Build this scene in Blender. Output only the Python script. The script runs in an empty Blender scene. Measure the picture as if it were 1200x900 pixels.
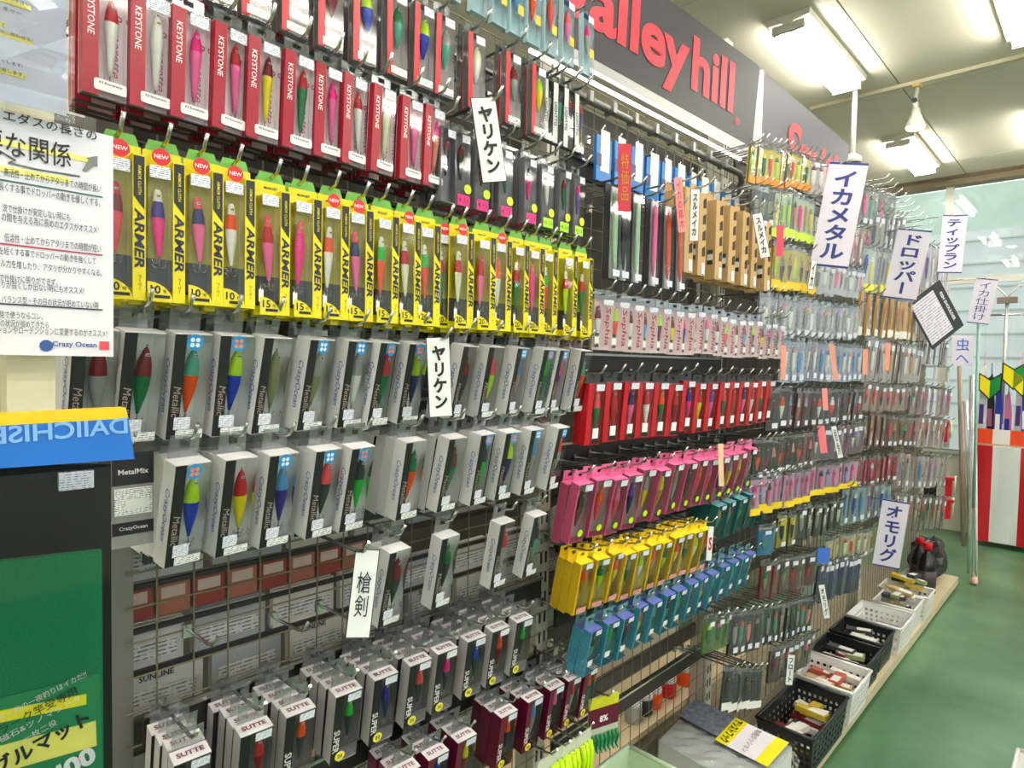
import bpy, bmesh, math, random
from mathutils import Vector, Matrix
random.seed(7)
SC = bpy.context.scene
COL = SC.collection
PI = math.pi

# ------------------------------------------------------------------ camera
F, CX, CY, H = 737.0, 600.0, 450.0, 1.5            # photo is 1200 x 900
ax = Vector((1307-CX, -(438-CY), -F)).normalized()  # along the rack, away
ay = Vector((-169-CX, -(406-CY), -F)); ay = (ay - ax*ax.dot(ay)).normalized()   # into the rack
az = ax.cross(ay)
ROT = Matrix((ax, ay, az))                          # camera -> world
EYE = Vector((0, 0, H))
cd = bpy.data.cameras.new('camera'); cd.sensor_width = 36; cd.lens = F/1200*36; cd.sensor_fit = 'HORIZONTAL'
cd.clip_start = .02; cd.clip_end = 200
cam = bpy.data.objects.new('camera', cd); COL.objects.link(cam)
cam.matrix_world = Matrix.Translation(EYE) @ ROT.to_4x4()
SC.camera = cam

# ------------------------------------------------------------------ world, exposure
SC.view_settings.view_transform = 'Standard'; SC.view_settings.look = 'None'
SC.view_settings.gamma = 1; SC.view_settings.use_curve_mapping = False
SC.view_settings.exposure = 1.15
TUBE_POWER = 22.0
W = bpy.data.worlds.new('overcast'); SC.world = W; W.use_nodes = True
W.node_tree.nodes['Background'].inputs[0].default_value = (.93, .98, 1.0, 1)
W.node_tree.nodes['Background'].inputs[1].default_value = .85

# ------------------------------------------------------------------ pixel helpers
def ray(x, y): return ROT @ Vector((x-CX, -(y-CY), -F))
def onY(x, y, Y):
    d = ray(x, y); return EYE + d*(Y/d.y)
def onZ(x, y, z):
    d = ray(x, y); return EYE + d*((z-H)/d.z)
def onX(x, y, X):
    d = ray(x, y); return EYE + d*(X/d.x)
def depth_of(p): return -(ROT.transposed() @ (Vector(p)-EYE)).z
def Xat(px, Y, z):                                   # X on the line (Y, z) seen at column px
    RT = ROT.transposed(); a = RT @ Vector((0, Y, z-H)); b = RT.col[0]
    k = (px-CX)/F                                     # (a.x+b.x X) = -k (a.z + b.z X)
    return -(a.x + k*a.z)/(b.x + k*b.z)

# ------------------------------------------------------------------ materials
def lin(c):
    c = c/255.0
    return c/12.92 if c <= .04045 else ((c+.055)/1.055)**2.4
MATS = {}
def mat(rgb, rough=.5, metal=0, var=.06, scale=60, spec=.5, bump=0, name=None, coat=0):
    key = (tuple(rgb), rough, metal, var, scale, spec, bump, coat)
    if key in MATS: return MATS[key]
    m = bpy.data.materials.new(name or 'paint_%d_%d_%d' % tuple(rgb)); m.use_nodes = True
    nt = m.node_tree; b = nt.nodes['Principled BSDF']
    col = [lin(c) for c in rgb] + [1]
    b.inputs['Roughness'].default_value = rough; b.inputs['Metallic'].default_value = metal
    b.inputs['Specular IOR Level'].default_value = spec
    b.inputs['Coat Weight'].default_value = coat; b.inputs['Coat Roughness'].default_value = .08
    tc = nt.nodes.new('ShaderNodeTexCoord'); nz = nt.nodes.new('ShaderNodeTexNoise')
    nz.inputs['Scale'].default_value = scale; nz.inputs['Detail'].default_value = 2
    nt.links.new(tc.outputs['Object'], nz.inputs['Vector'])
    mx = nt.nodes.new('ShaderNodeMix'); mx.data_type = 'RGBA'
    mx.inputs['A'].default_value = [c*(1-var) for c in col[:3]]+[1]
    mx.inputs['B'].default_value = [min(1, c*(1+var)) for c in col[:3]]+[1]
    nt.links.new(nz.outputs['Fac'], mx.inputs['Factor']); nt.links.new(mx.outputs['Result'], b.inputs['Base Color'])
    if bump:
        bp = nt.nodes.new('ShaderNodeBump'); bp.inputs['Strength'].default_value = bump; bp.inputs['Distance'].default_value = .002
        nt.links.new(nz.outputs['Fac'], bp.inputs['Height']); nt.links.new(bp.outputs['Normal'], b.inputs['Normal'])
    MATS[key] = m
    return m
def clear(name, tint=(255, 255, 255), gloss=.10, rough=.06, haze=0.0, bump=.0):
    m = bpy.data.materials.new(name); m.use_nodes = True; nt = m.node_tree; nt.nodes.clear()
    out = nt.nodes.new('ShaderNodeOutputMaterial')
    tr = nt.nodes.new('ShaderNodeBsdfTransparent'); tr.inputs[0].default_value = [lin(c) for c in tint]+[1]
    gl = nt.nodes.new('ShaderNodeBsdfGlossy'); gl.inputs['Roughness'].default_value = rough
    gl.inputs['Color'].default_value = (1, 1, 1, 1)
    fr = nt.nodes.new('ShaderNodeFresnel'); fr.inputs[0].default_value = 1.45
    ad = nt.nodes.new('ShaderNodeMath'); ad.operation = 'MULTIPLY_ADD'; ad.use_clamp = True
    ad.inputs[1].default_value = .9; ad.inputs[2].default_value = max(0, gloss-.04)
    nt.links.new(fr.outputs[0], ad.inputs[0])
    mx = nt.nodes.new('ShaderNodeMixShader'); nt.links.new(ad.outputs[0], mx.inputs[0])
    src = tr
    if haze:
        df = nt.nodes.new('ShaderNodeBsdfDiffuse'); df.inputs[0].default_value = (.8, .8, .82, 1)
        hm = nt.nodes.new('ShaderNodeMixShader'); hm.inputs[0].default_value = haze
        nt.links.new(tr.outputs[0], hm.inputs[1]); nt.links.new(df.outputs[0], hm.inputs[2]); src = hm
    if bump:
        tc = nt.nodes.new('ShaderNodeTexCoord'); nz = nt.nodes.new('ShaderNodeTexNoise'); nz.inputs['Scale'].default_value = 45
        nt.links.new(tc.outputs['Object'], nz.inputs['Vector'])
        bp = nt.nodes.new('ShaderNodeBump'); bp.inputs['Strength'].default_value = bump; bp.inputs['Distance'].default_value = .004
        nt.links.new(nz.outputs['Fac'], bp.inputs['Height']); nt.links.new(bp.outputs['Normal'], gl.inputs['Normal'])
    nt.links.new(src.outputs[0], mx.inputs[1]); nt.links.new(gl.outputs[0], mx.inputs[2])
    nt.links.new(mx.outputs[0], out.inputs[0])
    return m
def emit(name, rgb, strength):
    m = bpy.data.materials.new(name); m.use_nodes = True; nt = m.node_tree; nt.nodes.clear()
    out = nt.nodes.new('ShaderNodeOutputMaterial'); e = nt.nodes.new('ShaderNodeEmission')
    e.inputs[0].default_value = [lin(c) for c in rgb]+[1]; e.inputs[1].default_value = strength
    nt.links.new(e.outputs[0], out.inputs[0]); return m
def printed(name, paper, ink, sx=300, sz=900, cut=.55, rough=.5):
    """paper with fine illegible print: rows of small dashes"""
    m = bpy.data.materials.new(name); m.use_nodes = True; nt = m.node_tree; b = nt.nodes['Principled BSDF']
    b.inputs['Roughness'].default_value = rough
    tc = nt.nodes.new('ShaderNodeTexCoord'); mp = nt.nodes.new('ShaderNodeMapping'); mp.inputs['Scale'].default_value = (sx, sx, sz*.15)
    nt.links.new(tc.outputs['Object'], mp.inputs['Vector'])
    nz = nt.nodes.new('ShaderNodeTexNoise'); nz.inputs['Scale'].default_value = 1.6; nz.inputs['Detail'].default_value = 1
    nt.links.new(mp.outputs[0], nz.inputs['Vector'])
    wv = nt.nodes.new('ShaderNodeTexWave'); wv.bands_direction = 'Z'; wv.inputs['Scale'].default_value = sz*.16
    nt.links.new(tc.outputs['Object'], wv.inputs['Vector'])
    ml = nt.nodes.new('ShaderNodeMath'); ml.operation = 'MULTIPLY'
    nt.links.new(nz.outputs['Fac'], ml.inputs[0]); nt.links.new(wv.outputs['Fac'], ml.inputs[1])
    gt = nt.nodes.new('ShaderNodeMath'); gt.operation = 'GREATER_THAN'; gt.inputs[1].default_value = cut*.8
    nt.links.new(ml.outputs[0], gt.inputs[0])
    mx = nt.nodes.new('ShaderNodeMix'); mx.data_type = 'RGBA'
    mx.inputs['A'].default_value = [lin(c) for c in paper]+[1]; mx.inputs['B'].default_value = [lin(c) for c in ink]+[1]
    nt.links.new(gt.outputs[0], mx.inputs['Factor']); nt.links.new(mx.outputs['Result'], b.inputs['Base Color'])
    return m

CLR = clear('clear_plastic', (252, 253, 253), .03, .05)
CLR_SOFT = clear('crinkled_film', (250, 252, 252), .06, .10, .03, .6)
CLR_TAB = clear('clear_tab', (225, 230, 230), .08, .1, .10)
CHROME = mat((200, 200, 198), .22, 1, .03); STEEL = mat((150, 148, 145), .4, .9, .05)
DARKSTEEL = mat((66, 64, 62), .45, .6, .1); GALV = mat((140, 140, 136), .38, .85, .12)
BLACK = mat((22, 22, 25), .45); WHITE = mat((236, 234, 236), .5); OFFW = mat((225, 222, 214), .6)
PAPER = mat((228, 226, 236), .55, var=.02); CREAM = mat((232, 224, 190), .6)
LABEL = printed('price_print', (232, 232, 240), (120, 130, 180)); LABELB = printed('spec_print', (240, 240, 240), (70, 70, 70))
BARCODE = printed('barcode_print', (235, 235, 230), (60, 60, 60), 900, 60, .3)
C = dict(red=(205, 24, 40), dkred=(135, 18, 36), hotpink=(255, 20, 140), pink=(250, 110, 170), coral=(250, 80, 90), orange=(255, 84, 16),
         yellow=(242, 222, 20), lime=(195, 235, 20), green=(20, 125, 70), bgreen=(35, 190, 60), teal=(90, 175, 150), blue=(35, 60, 190),
         navy=(45, 42, 110), indigo=(60, 32, 145), purple=(120, 70, 170), white=(240, 238, 230), cream=(236, 236, 200), olive=(150, 150, 105),
         grey=(165, 165, 160), dkgrey=(58, 60, 64), pgreen=(190, 226, 190), brown=(110, 60, 40), black=(25, 25, 28), sky=(90, 160, 215),
         gold=(205, 150, 40), lilac=(195, 170, 215), salmon=(240, 150, 130))
CN = dict(dkred='dark red', hotpink='hot pink', bgreen='bright green', dkgrey='dark grey', pgreen='pale green', sky='sky blue')
def cn(k): return CN.get(k, k)
def cm(k, r=.35): return mat(C[k], r, 0, .08, 120, .35)

# ------------------------------------------------------------------ mesh builder
class MB:
    def __init__(s): s.v = []; s.f = []; s.m = []; s.mats = []; s.smooth = []
    def mi(s, m):
        if m not in s.mats: s.mats.append(m)
        return s.mats.index(m)
    def face(s, idx, m, sm=False): s.f.append(idx); s.m.append(s.mi(m)); s.smooth.append(sm)
    def quad(s, a, b, c, d, m):
        n = len(s.v); s.v += [a, b, c, d]; s.face((n, n+1, n+2, n+3), m)
    def box(s, x0, x1, y0, y1, z0, z1, m, skip=''):
        n = len(s.v)
        s.v += [(x0, y0, z0), (x1, y0, z0), (x1, y1, z0), (x0, y1, z0), (x0, y0, z1), (x1, y0, z1), (x1, y1, z1), (x0, y1, z1)]
        for k, q in dict(b=(3, 2, 1, 0), t=(4, 5, 6, 7), f=(0, 1, 5, 4), r=(1, 2, 6, 5), k=(2, 3, 7, 6), l=(3, 0, 4, 7)).items():
            if k not in skip: s.face(tuple(n+i for i in q), m)
    def tube(s, pts, r, m, seg=6, cap=True):
        pts = [Vector(p) for p in pts]; n0 = len(s.v); rs = r if isinstance(r, (list, tuple)) else [r]*len(pts)
        up = Vector((0, 0, 1))
        for i, p in enumerate(pts):
            t = (pts[min(i+1, len(pts)-1)]-pts[max(i-1, 0)]).normalized()
            u = t.cross(up if abs(t.z) < .9 else Vector((1, 0, 0))).normalized(); w = u.cross(t)
            for k in range(seg):
                a = 2*PI*k/seg; s.v.append(tuple(p + (u*math.cos(a)+w*math.sin(a))*rs[i]))
        for i in range(len(pts)-1):
            for k in range(seg):
                a = n0+i*seg+k; b = n0+i*seg+(k+1) % seg
                s.face((a, b, b+seg, a+seg), m, True)
        if cap:
            s.face(tuple(n0+k for k in range(seg))[::-1], m); s.face(tuple(n0+(len(pts)-1)*seg+k for k in range(seg)), m)
    def lathe(s, prof, mfun, seg=10, c=(0, 0, 0), sy=1.0):
        n0 = len(s.v)
        for r, z in prof:
            for k in range(seg):
                a = 2*PI*k/seg; s.v.append((c[0]+r*math.cos(a), c[1]+r*math.sin(a)*sy, c[2]+z))
        for i in range(len(prof)-1):
            for k in range(seg):
                a = n0+i*seg+k; b = n0+i*seg+(k+1) % seg
                s.face((a, a+seg, b+seg, b), mfun(i) if callable(mfun) else mfun, True)
        m0 = mfun(0) if callable(mfun) else mfun; m1 = mfun(len(prof)-2) if callable(mfun) else mfun
        s.face(tuple(n0+k for k in range(seg)), m0); s.face(tuple(n0+(len(prof)-1)*seg+k for k in range(seg))[::-1], m1)
    def disc(s, cx, y, cz, r, m, seg=14):
        n = len(s.v); s.v += [(cx+r*math.cos(2*PI*k/seg), y, cz+r*math.sin(2*PI*k/seg)) for k in range(seg)]
        s.face(tuple(n+k for k in range(seg)), m)
    def poly(s, pts, m):
        n = len(s.v); s.v += [tuple(p) for p in pts]; s.face(tuple(range(n, n+len(pts))), m)
    def slab(s, pts, y0, y1, m):
        """pts in x,z; extruded from y0 (front) to y1"""
        n = len(s.v); k = len(pts); s.v += [(x, y0, z) for x, z in pts] + [(x, y1, z) for x, z in pts]
        s.face(tuple(n+i for i in range(k)), m); s.face(tuple(n+k+i for i in range(k))[::-1], m)
        for i in range(k): s.face((n+i, n+k+i, n+k+(i+1) % k, n+(i+1) % k), m)
    def mesh(s, name):
        me = bpy.data.meshes.new(name); me.from_pydata(s.v, [], s.f)
        for m in s.mats: me.materials.append(m)
        me.polygons.foreach_set('material_index', s.m); me.polygons.foreach_set('use_smooth', s.smooth); me.update()
        return me
def put(name, me, parent=None, loc=(0, 0, 0), rot=(0, 0, 0), label=None, cat=None, group=None, kind=None, scale=None):
    o = bpy.data.objects.new(name, me); COL.objects.link(o)
    if parent: o.parent = parent
    o.location = loc; o.rotation_euler = rot
    if scale: o.scale = scale
    if label: o['label'] = label
    if cat: o['category'] = cat
    if group: o['group'] = group
    if kind: o['kind'] = kind
    return o
def empty(name, label, cat, loc=(0, 0, 0), rot=(0, 0, 0), group=None): return put(name, None, None, loc, rot, label, cat, group)
CACHE = {}
def cached(key, fn):
    if key not in CACHE: CACHE[key] = fn()
    return CACHE[key]

_fc = bpy.data.curves.new('lettering', 'FONT'); _fo = bpy.data.objects.new('lettering', _fc); COL.objects.link(_fo)
def text_mesh(body, m, height, width=None, bold=0.0, res=2, line=1.0, shear=0, mirror=False, tight=1.0):
    """flat lettering in the local x-z plane facing -y, centred, fitted to height (and width)"""
    def mk():
        _fc.body = body; _fc.size = 1; _fc.offset = bold; _fc.resolution_u = res; _fc.space_line = line; _fc.shear = shear
        _fc.align_x = 'CENTER'; _fc.space_character = tight; _fc.fill_mode = 'FRONT'
        dg = bpy.context.evaluated_depsgraph_get(); dg.update()
        ev = _fo.evaluated_get(dg); me0 = ev.to_mesh()
        vs = [tuple(v.co) for v in me0.vertices]; fs = [tuple(p.vertices) for p in me0.polygons]; ev.to_mesh_clear()
        x0 = min(v[0] for v in vs); x1 = max(v[0] for v in vs); y0 = min(v[1] for v in vs); y1 = max(v[1] for v in vs)
        sy = height/(y1-y0) if height else width/(x1-x0); sx = width/(x1-x0) if width else sy
        if mirror: sx = -sx
        me = bpy.data.meshes.new('lettering')
        me.from_pydata([((v[0]-(x0+x1)/2)*sx, 0, (v[1]-(y0+y1)/2)*sy) for v in vs], [], fs); me.materials.append(m); me.update()
        return me
    return cached(('txt', body, m.name, height, width, bold, res, line, shear, mirror, tight), mk)
def vertical(s): return '\n'.join('丨' if c == 'ー' else c for c in s)

# ================================================================== SETTING
XF, ZC, YL, YR, XB = 7.1, 3.3, 3.6, -3.4, -6.2       # far wall, ceiling, side walls, wall behind
def floor_mat():
    m = bpy.data.materials.new('green_floor'); m.use_nodes = True; nt = m.node_tree; b = nt.nodes['Principled BSDF']
    tc = nt.nodes.new('ShaderNodeTexCoord'); n1 = nt.nodes.new('ShaderNodeTexNoise'); n1.inputs['Scale'].default_value = 2.2; n1.inputs['Detail'].default_value = 6
    n2 = nt.nodes.new('ShaderNodeTexNoise'); n2.inputs['Scale'].default_value = 60; n2.inputs['Detail'].default_value = 3
    nt.links.new(tc.outputs['Object'], n1.inputs['Vector']); nt.links.new(tc.outputs['Object'], n2.inputs['Vector'])
    cr = nt.nodes.new('ShaderNodeValToRGB'); e = cr.color_ramp.elements
    e[0].position = .32; e[0].color = (lin(60), lin(106), lin(70), 1); e[1].position = .7; e[1].color = (lin(104), lin(146), lin(108), 1)
    nt.links.new(n1.outputs['Fac'], cr.inputs[0])
    mx = nt.nodes.new('ShaderNodeMix'); mx.data_type = 'RGBA'; mx.blend_type = 'MULTIPLY'; mx.inputs['Factor'].default_value = .25
    nt.links.new(cr.outputs[0], mx.inputs['A']); nt.links.new(n2.outputs['Color'], mx.inputs['B']); nt.links.new(mx.outputs['Result'], b.inputs['Base Color'])
    b.inputs['Roughness'].default_value = .33
    bp = nt.nodes.new('ShaderNodeBump'); bp.inputs['Strength'].default_value = .12; bp.inputs['Distance'].default_value = .01
    nt.links.new(n1.outputs['Fac'], bp.inputs['Height']); nt.links.new(bp.outputs['Normal'], b.inputs['Normal'])
    return m
def struct(name, mb, parent=None, **k):
    return put(name, mb.mesh(name), parent, kind=None if parent else 'structure', **k)
b = MB(); b.box(XB, XF+.2, YR, YL, -.05, 0, floor_mat()); struct('floor', b)
wallm = mat((214, 210, 198), .7, var=.03, scale=4); ceilm = mat((222, 217, 198), .8, var=.04, scale=3)
# ceiling: boards with open joints
b = MB(); b.box(XB, XF+.2, YR, YL, ZC+.012, ZC+.06, mat((120, 116, 98), .9)); ceil = struct('ceiling', b)
xs = [XB, -4.39, -2.57, -.75, 1.07, 2.9, 4.72, 6.55, XF+.2]; ys = [YR, -2.58, -1.67, -.76, .15, 1.06, 1.97, 2.88, YL]
for i in range(len(xs)-1):
    for j in range(len(ys)-1):
        bw, bl = ys[j+1]-ys[j]-.008, xs[i+1]-xs[i]-.005
        me = cached(('cb', round(bl, 3), round(bw, 3)), lambda: (lambda q: (q.box(0, bl, 0, bw, 0, .011, ceilm), q.mesh('ceiling_board'))[1])(MB()))
        put('ceiling_board', me, ceil, (xs[i]+.0025, ys[j]+.004, ZC))
b = MB(); b.box(XB-.1, XF+.2, YL, YL+.1, 0, ZC, wallm); struct('wall_left', b)
b = MB(); b.box(XB-.1, XF+.2, YR-.1, YR, 0, .7, wallm); b.box(XB-.1, XF+.2, YR-.1, YR, 3.0, ZC, wallm); b.box(XB-.1, XB+.4, YR-.1, YR, .7, 3.0, wallm); b.box(6.6, XF+.2, YR-.1, YR, .7, 3.0, wallm); struct('wall_right', b)
shopwin = empty('window_2', None, None); shopwin['kind'] = 'structure'; b = MB(); fm0 = mat((205, 204, 196), .4, .3)
SW_ = 6.6-XB-.4
for k in range(9): xx = XB+.4+SW_*k/8; b.box(xx-.03, xx+.03, YR-.08, YR-.02, .7, 3.0, fm0)
b.box(XB+.4, 6.6, YR-.09, YR-.01, .67, .73, fm0); b.box(XB+.4, 6.6, YR-.09, YR-.01, 2.97, 3.03, fm0); put('window_frame', b.mesh('window_frame'), shopwin)
SHOPGLASS = clear('shop_front_glass', (236, 246, 244), .06, .01)
for k in range(8):
    xa_, xb_ = XB+.43+SW_*k/8, XB+.37+SW_*(k+1)/8; b = MB(); b.quad((xa_, YR-.05, .73), (xb_, YR-.05, .73), (xb_, YR-.05, 2.97), (xa_, YR-.05, 2.97), SHOPGLASS); put('pane', b.mesh('pane'), shopwin)
b = MB(); b.box(XB-.1, XB, YR, YL, 0, ZC, wallm); struct('wall_back', b)
# far wall with the big window
ZH, ZT, ZS = 3.22, 2.335, .75                         # head, transom, sill
beige = mat((150, 134, 108), .6, var=.05)
b = MB(); b.box(XF, XF+.12, YR, YL, 0, ZS, wallm); b.box(XF, XF+.12, 2.6, YL, ZS, ZC, wallm)
struct('wall_far', b)
b = MB(); b.box(XF-.03, XF+.12, YR, 2.6, ZH, ZC, beige); b.box(XF-.05, XF-.03, YR, 2.6, ZC-.025, ZC, mat((120, 104, 82), .6)); struct('trim_1', b)
win = empty('window_1', None, None); win['kind'] = 'structure'
fm = mat((205, 204, 196), .4, .3); b = MB()
for yy in (2.55, 1.19, -.2, -1.6, -3.0): b.box(XF+.02, XF+.08, yy-.03, yy+.03, ZS, ZH, fm)
b.box(XF+.03, XF+.07, YR, 2.6, ZT-.03, ZT+.03, fm); b.box(XF-.02, XF+.1, YR, 2.6, ZS-.03, ZS, fm)
put('window_frame', b.mesh('window_frame'), win)
glass = clear('window_glass', (238, 246, 243), .08, .01)
for ya, yb in ((1.22, 2.52), (-.17, 1.16), (-1.57, -.23), (-2.97, -1.63)):
    for za, zb in ((ZT+.03, ZH), (ZS, ZT-.03)):
        b = MB(); b.quad((XF+.05, ya, za), (XF+.05, yb, za), (XF+.05, yb, zb), (XF+.05, ya, zb), glass); put('pane', b.mesh('pane'), win)
# outside the window
b = MB(); b.box(XF+.3, 30, -14, 16, -.4, -.1, mat((150, 152, 146), .8, var=.15, scale=1)); b.box(-14, XF+.3, -16, YR-.12, -.4, -.1, mat((150, 152, 146), .8, var=.15, scale=1)); struct('pavement_outside', b)
b = MB()
stone = mat((204, 208, 205), .8, var=.22, scale=1.2); green = mat((184, 200, 186), .9, var=.2, scale=2)
b.box(15, 15.6, -14, 16, -.1, 4.2, stone); b.box(15.6, 20, -14, 16, 4.1, 5.2, green)
for k in range(9): b.box(14.97, 15, -14, 16, .4+.45*k, .43+.45*k, mat((176, 184, 180), .9))
struct('retaining_wall_outside', b)
# back of the gondola across the next aisle
b = MB(); b.box(-1.5, 5.6, 2.1, 2.16, 0, 2.15, mat((84, 80, 74), .6, 0, .25, 6)); b.box(-1.5, 5.6, 1.75, 2.1, 0, .16, mat((150, 140, 118), .6)); struct('partition_left', b)

# ------------------------------------------------------------------ ceiling lamps
TUBE = emit('lit_tube', (255, 250, 240), TUBE_POWER)
lampw = mat((200, 196, 184), .5)
def lamp_meshes():
    h = MB(); h.slab([(-.11, .0), (.11, 0), (.105, -.028), (.03, -.034), (.018, -.05), (-.018, -.05), (-.03, -.034), (-.105, -.028)], -.50, .50, lampw)
    for e in (-.485, .485):
        h.box(-.08, .08, e-.010, e+.010, -.08, -.04, lampw)
    t = MB(); t.tube([(0, -.465, 0), (0, .465, 0)], .0155, TUBE, 8)
    c = MB(); c.tube([(0, -.475, 0), (0, -.46, 0)], .0158, STEEL, 8); c.tube([(0, .46, 0), (0, .475, 0)], .0158, STEEL, 8)
    return h.mesh('housing'), t.mesh('tube'), c.mesh('tube_cap')
LH, LT, LC = lamp_meshes()
lampspots = [(x, y) for y in (1.285, .39, -.52, -1.45, -2.4) for x in (-5.22, -2.96, -.70, 1.56, 3.82, 6.08)]  # two rearmost columns are unseen lamps, added to brighten the boxes' near sides
for x, y in lampspots:
    r = empty('ceiling_lamp', 'twin tube fluorescent ceiling lamp with white batten, lit', 'ceiling lamp', (x, y, ZC), (0, 0, PI/2), 'twin tube lamps on the ceiling')
    put('housing', LH, r)
    for s in (-.062, .062): put('tube', LT, r, (s, 0, -.06)); put('tube_cap', LC, r, (s, 0, -.06))
# conduit / track rail and spot lamp
b = MB(); b.box(4.59, 4.625, YR, 1.6, ZC-.022, ZC, mat((205, 196, 168), .5)); o = put('track_rail', b.mesh('track_rail'), label='cream lighting track running across the ceiling', cat='track')
p = onZ(1076, 100, ZC-.02)
sp = empty('spot_lamp', 'small white clamp spot lamp with warm bulb on ceiling track', 'spot lamp', (4.607, p.y, ZC-.022))
b = MB(); b.box(-.03, .03, -.02, .02, -.02, 0, mat((214, 176, 110), .5)); put('track_adapter', b.mesh('track_adapter'), sp)
b = MB(); b.tube([(0, 0, -.02), (0, .006, -.10)], .012, lampw); b.tube([(0, .01, -.09), (0, .0, -.16)], .016, lampw); put('arm', b.mesh('arm'), sp)
b = MB(); b.tube([(-.02, .008, -.1), (.02, .008, -.1)], .016, BLACK); put('joint_knob', b.mesh('joint_knob'), sp)
b = MB(); b.lathe([(.022, -.15), (.03, -.19), (.05, -.24), (.056, -.262)], lampw, 14); put('reflector', b.mesh('reflector'), sp)
b = MB(); b.lathe([(.053, -.2625), (.05, -.272), (.03, -.28)], emit('warm_bulb', (255, 214, 150), 6), 14); put('bulb', b.mesh('bulb'), sp)
# ceiling pole with security camera
p = onZ(1003, 92, ZC)
q = empty('security_camera', 'white pole mounted dome camera with black lens hanging from ceiling', 'camera', (p.x, p.y, ZC))
zb_ = onX(1000, 186, p.x).z - ZC
b = MB(); b.lathe([(.045, 0), (.045, -.012)], lampw, 14); put('ceiling_plate', b.mesh('ceiling_plate'), q)
b = MB(); b.tube([(0, 0, 0), (0, 0, zb_)], .014, mat((225, 224, 220), .35), 10); put('pole', b.mesh('pole'), q)
b = MB(); b.lathe([(.02, zb_+.03), (.05, zb_+.01), (.055, zb_-.03)], lampw, 14); put('camera_body', b.mesh('camera_body'), q)
b = MB(); b.lathe([(.048, zb_-.03), (.042, zb_-.055), (.02, zb_-.072)], mat((14, 14, 16), .15), 14); put('lens_dome', b.mesh('lens_dome'), q)

# ================================================================== RACK
YG = 1.0                                               # plane of the wire grid
BAYX = [.25, 1.175, 2.10, 3.03, 3.95, 4.87, 5.42]
postm = mat((196, 192, 178), .45, .2, .06, 8)
BASE_Z, BASE_Y = .065, .727
def grid_mesh(wd, z0, z1):
    g = MB(); wire = mat((132, 122, 98), .5, .5)
    n = int(wd/.05)
    for i in range(1, n):
        x = wd*i/n; g.tube([(x, .0, z0), (x, .0, z1)], .0016, wire, 4, False)
    k = int((z1-z0)/.05)
    for j in range(k+1):
        z = z0+(z1-z0)*j/k; g.tube([(.01, -.0032, z), (wd-.01, -.0032, z)], .0016, wire, 4, False)
    return g.mesh('wire_grid')
def bay_rails(i):
    return {0: [2.09, 1.945, 1.765, 1.55, 1.40, 1.225, .955, .77], 1: [1.985, 1.66, 1.50, 1.275, 1.05, .86, .52],
            2: [2.2, 2.02, 1.86, 1.67, 1.42, 1.24, .93], 3: [2.3, 2.0, 1.66, 1.35, 1.1], 4: [2.3, 1.9, 1.6, 1.3, 1.05], 5: [1.9, 1.6, 1.3, 1.05]}[i]
RACKS = []
for i in range(len(BAYX)-1):
    x0, x1 = BAYX[i], BAYX[i+1]; wd = x1-x0
    nm = ['behind the red sided and yellow lure packs', 'under the black sign with red lettering', 'under the grey sign with red script', 'holding the orange bags', 'holding the clear accessory bags', 'at the end of the aisle'][i]
    r = empty('display_rack', 'wire grid display rack bay with slotted uprights ' + nm, 'display rack', (x0, YG, 0), group='bays of the wire display rack')
    top = 2.62 if i in (1, 2) else 2.3
    if i == 0: top = 2.55
    pm = MB(); pm.box(-.022, .022, .0, .06, .019, top, postm if i else mat((126, 122, 116), .4, .5, .06, 8))
    for z in ([k*.05+.3 for k in range(int((top-.4)/.05))] if i else []):
        pm.box(-.012, -.006, -.0012, 0, z, z+.028, BLACK); pm.box(.006, .012, -.0012, 0, z, z+.028, BLACK)
    pm = pm.mesh('upright'); put('upright', pm, r, (0, .005, 0))
    if i == 5: put('upright', pm, r, (wd, .005, 0))
    put('wire_grid', cached(('grid', round(wd, 3)), lambda: grid_mesh(wd, .12, 2.2)), r, (0, .0, 0))
    rm = cached(('rail', round(wd, 3)), lambda: (lambda q: (q.box(.03, wd-.03, -.012, -.003, -.026, .018, DARKSTEEL), q.box(.03, wd-.03, -.017, -.002, .018, .024, CHROME), q.mesh('hook_rail'))[2])(MB()))
    for z in bay_rails(i): put('hook_rail', rm, r, (0, -.004, z))
    bm_ = MB(); bm_.slab([(0, -.06), (.0, .035), (.05, .045), (.06, .02), (.03, -.03)], -.012, .0, postm); bm_ = bm_.mesh('bracket')
    for z in ((.74, 1.10) if i else ()): put('bracket', bm_, r, (.015, .0, z), (0, 0, 0))
    bp_ = MB(); bp_.box(.02, wd-.02, .09, .098, (1.36 if i == 0 else .62), 2.2, mat((78, 75, 72), .6, 0, .3, 9)); put('back_panel', bp_.mesh('back_panel'), r)
    # cross channels on the far side
    cmh = cached(('chan', round(wd, 3)), lambda: (lambda q: (q.box(.02, wd-.02, .05, .065, -.022, .022, mat((96, 92, 84), .5, .3)), q.mesh('cross_channel'))[1])(MB()))
    for z in (1.25, .915, .55): put('cross_channel', cmh, r, (0, 0, z))
    hr_ = cached(('hr', round(wd, 3)), lambda: (lambda q: (q.box(.02, wd-.02, .060, .066, -.004, .004, DARKSTEEL), q.mesh('hanger_rod'))[1])(MB()))
    for z in ((1.142, 1.074, 1.009, .885, 1.234, .705) if i < 2 else ()): put('hanger_rod', hr_, r, (0, 0, z))
    RACKS.append(r)
wood = mat((206, 192, 158), .5, var=.12, scale=6)
pl = empty('base_platform', 'long low pale wood platform along the foot of the display racks', 'platform', (0, BASE_Y, 0))
kk = MB(); kk.box(0, 5.29, .012, .60, 0, .018, mat((150, 138, 110), .6)); put('plinth', kk.mesh('plinth'), pl)
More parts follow.
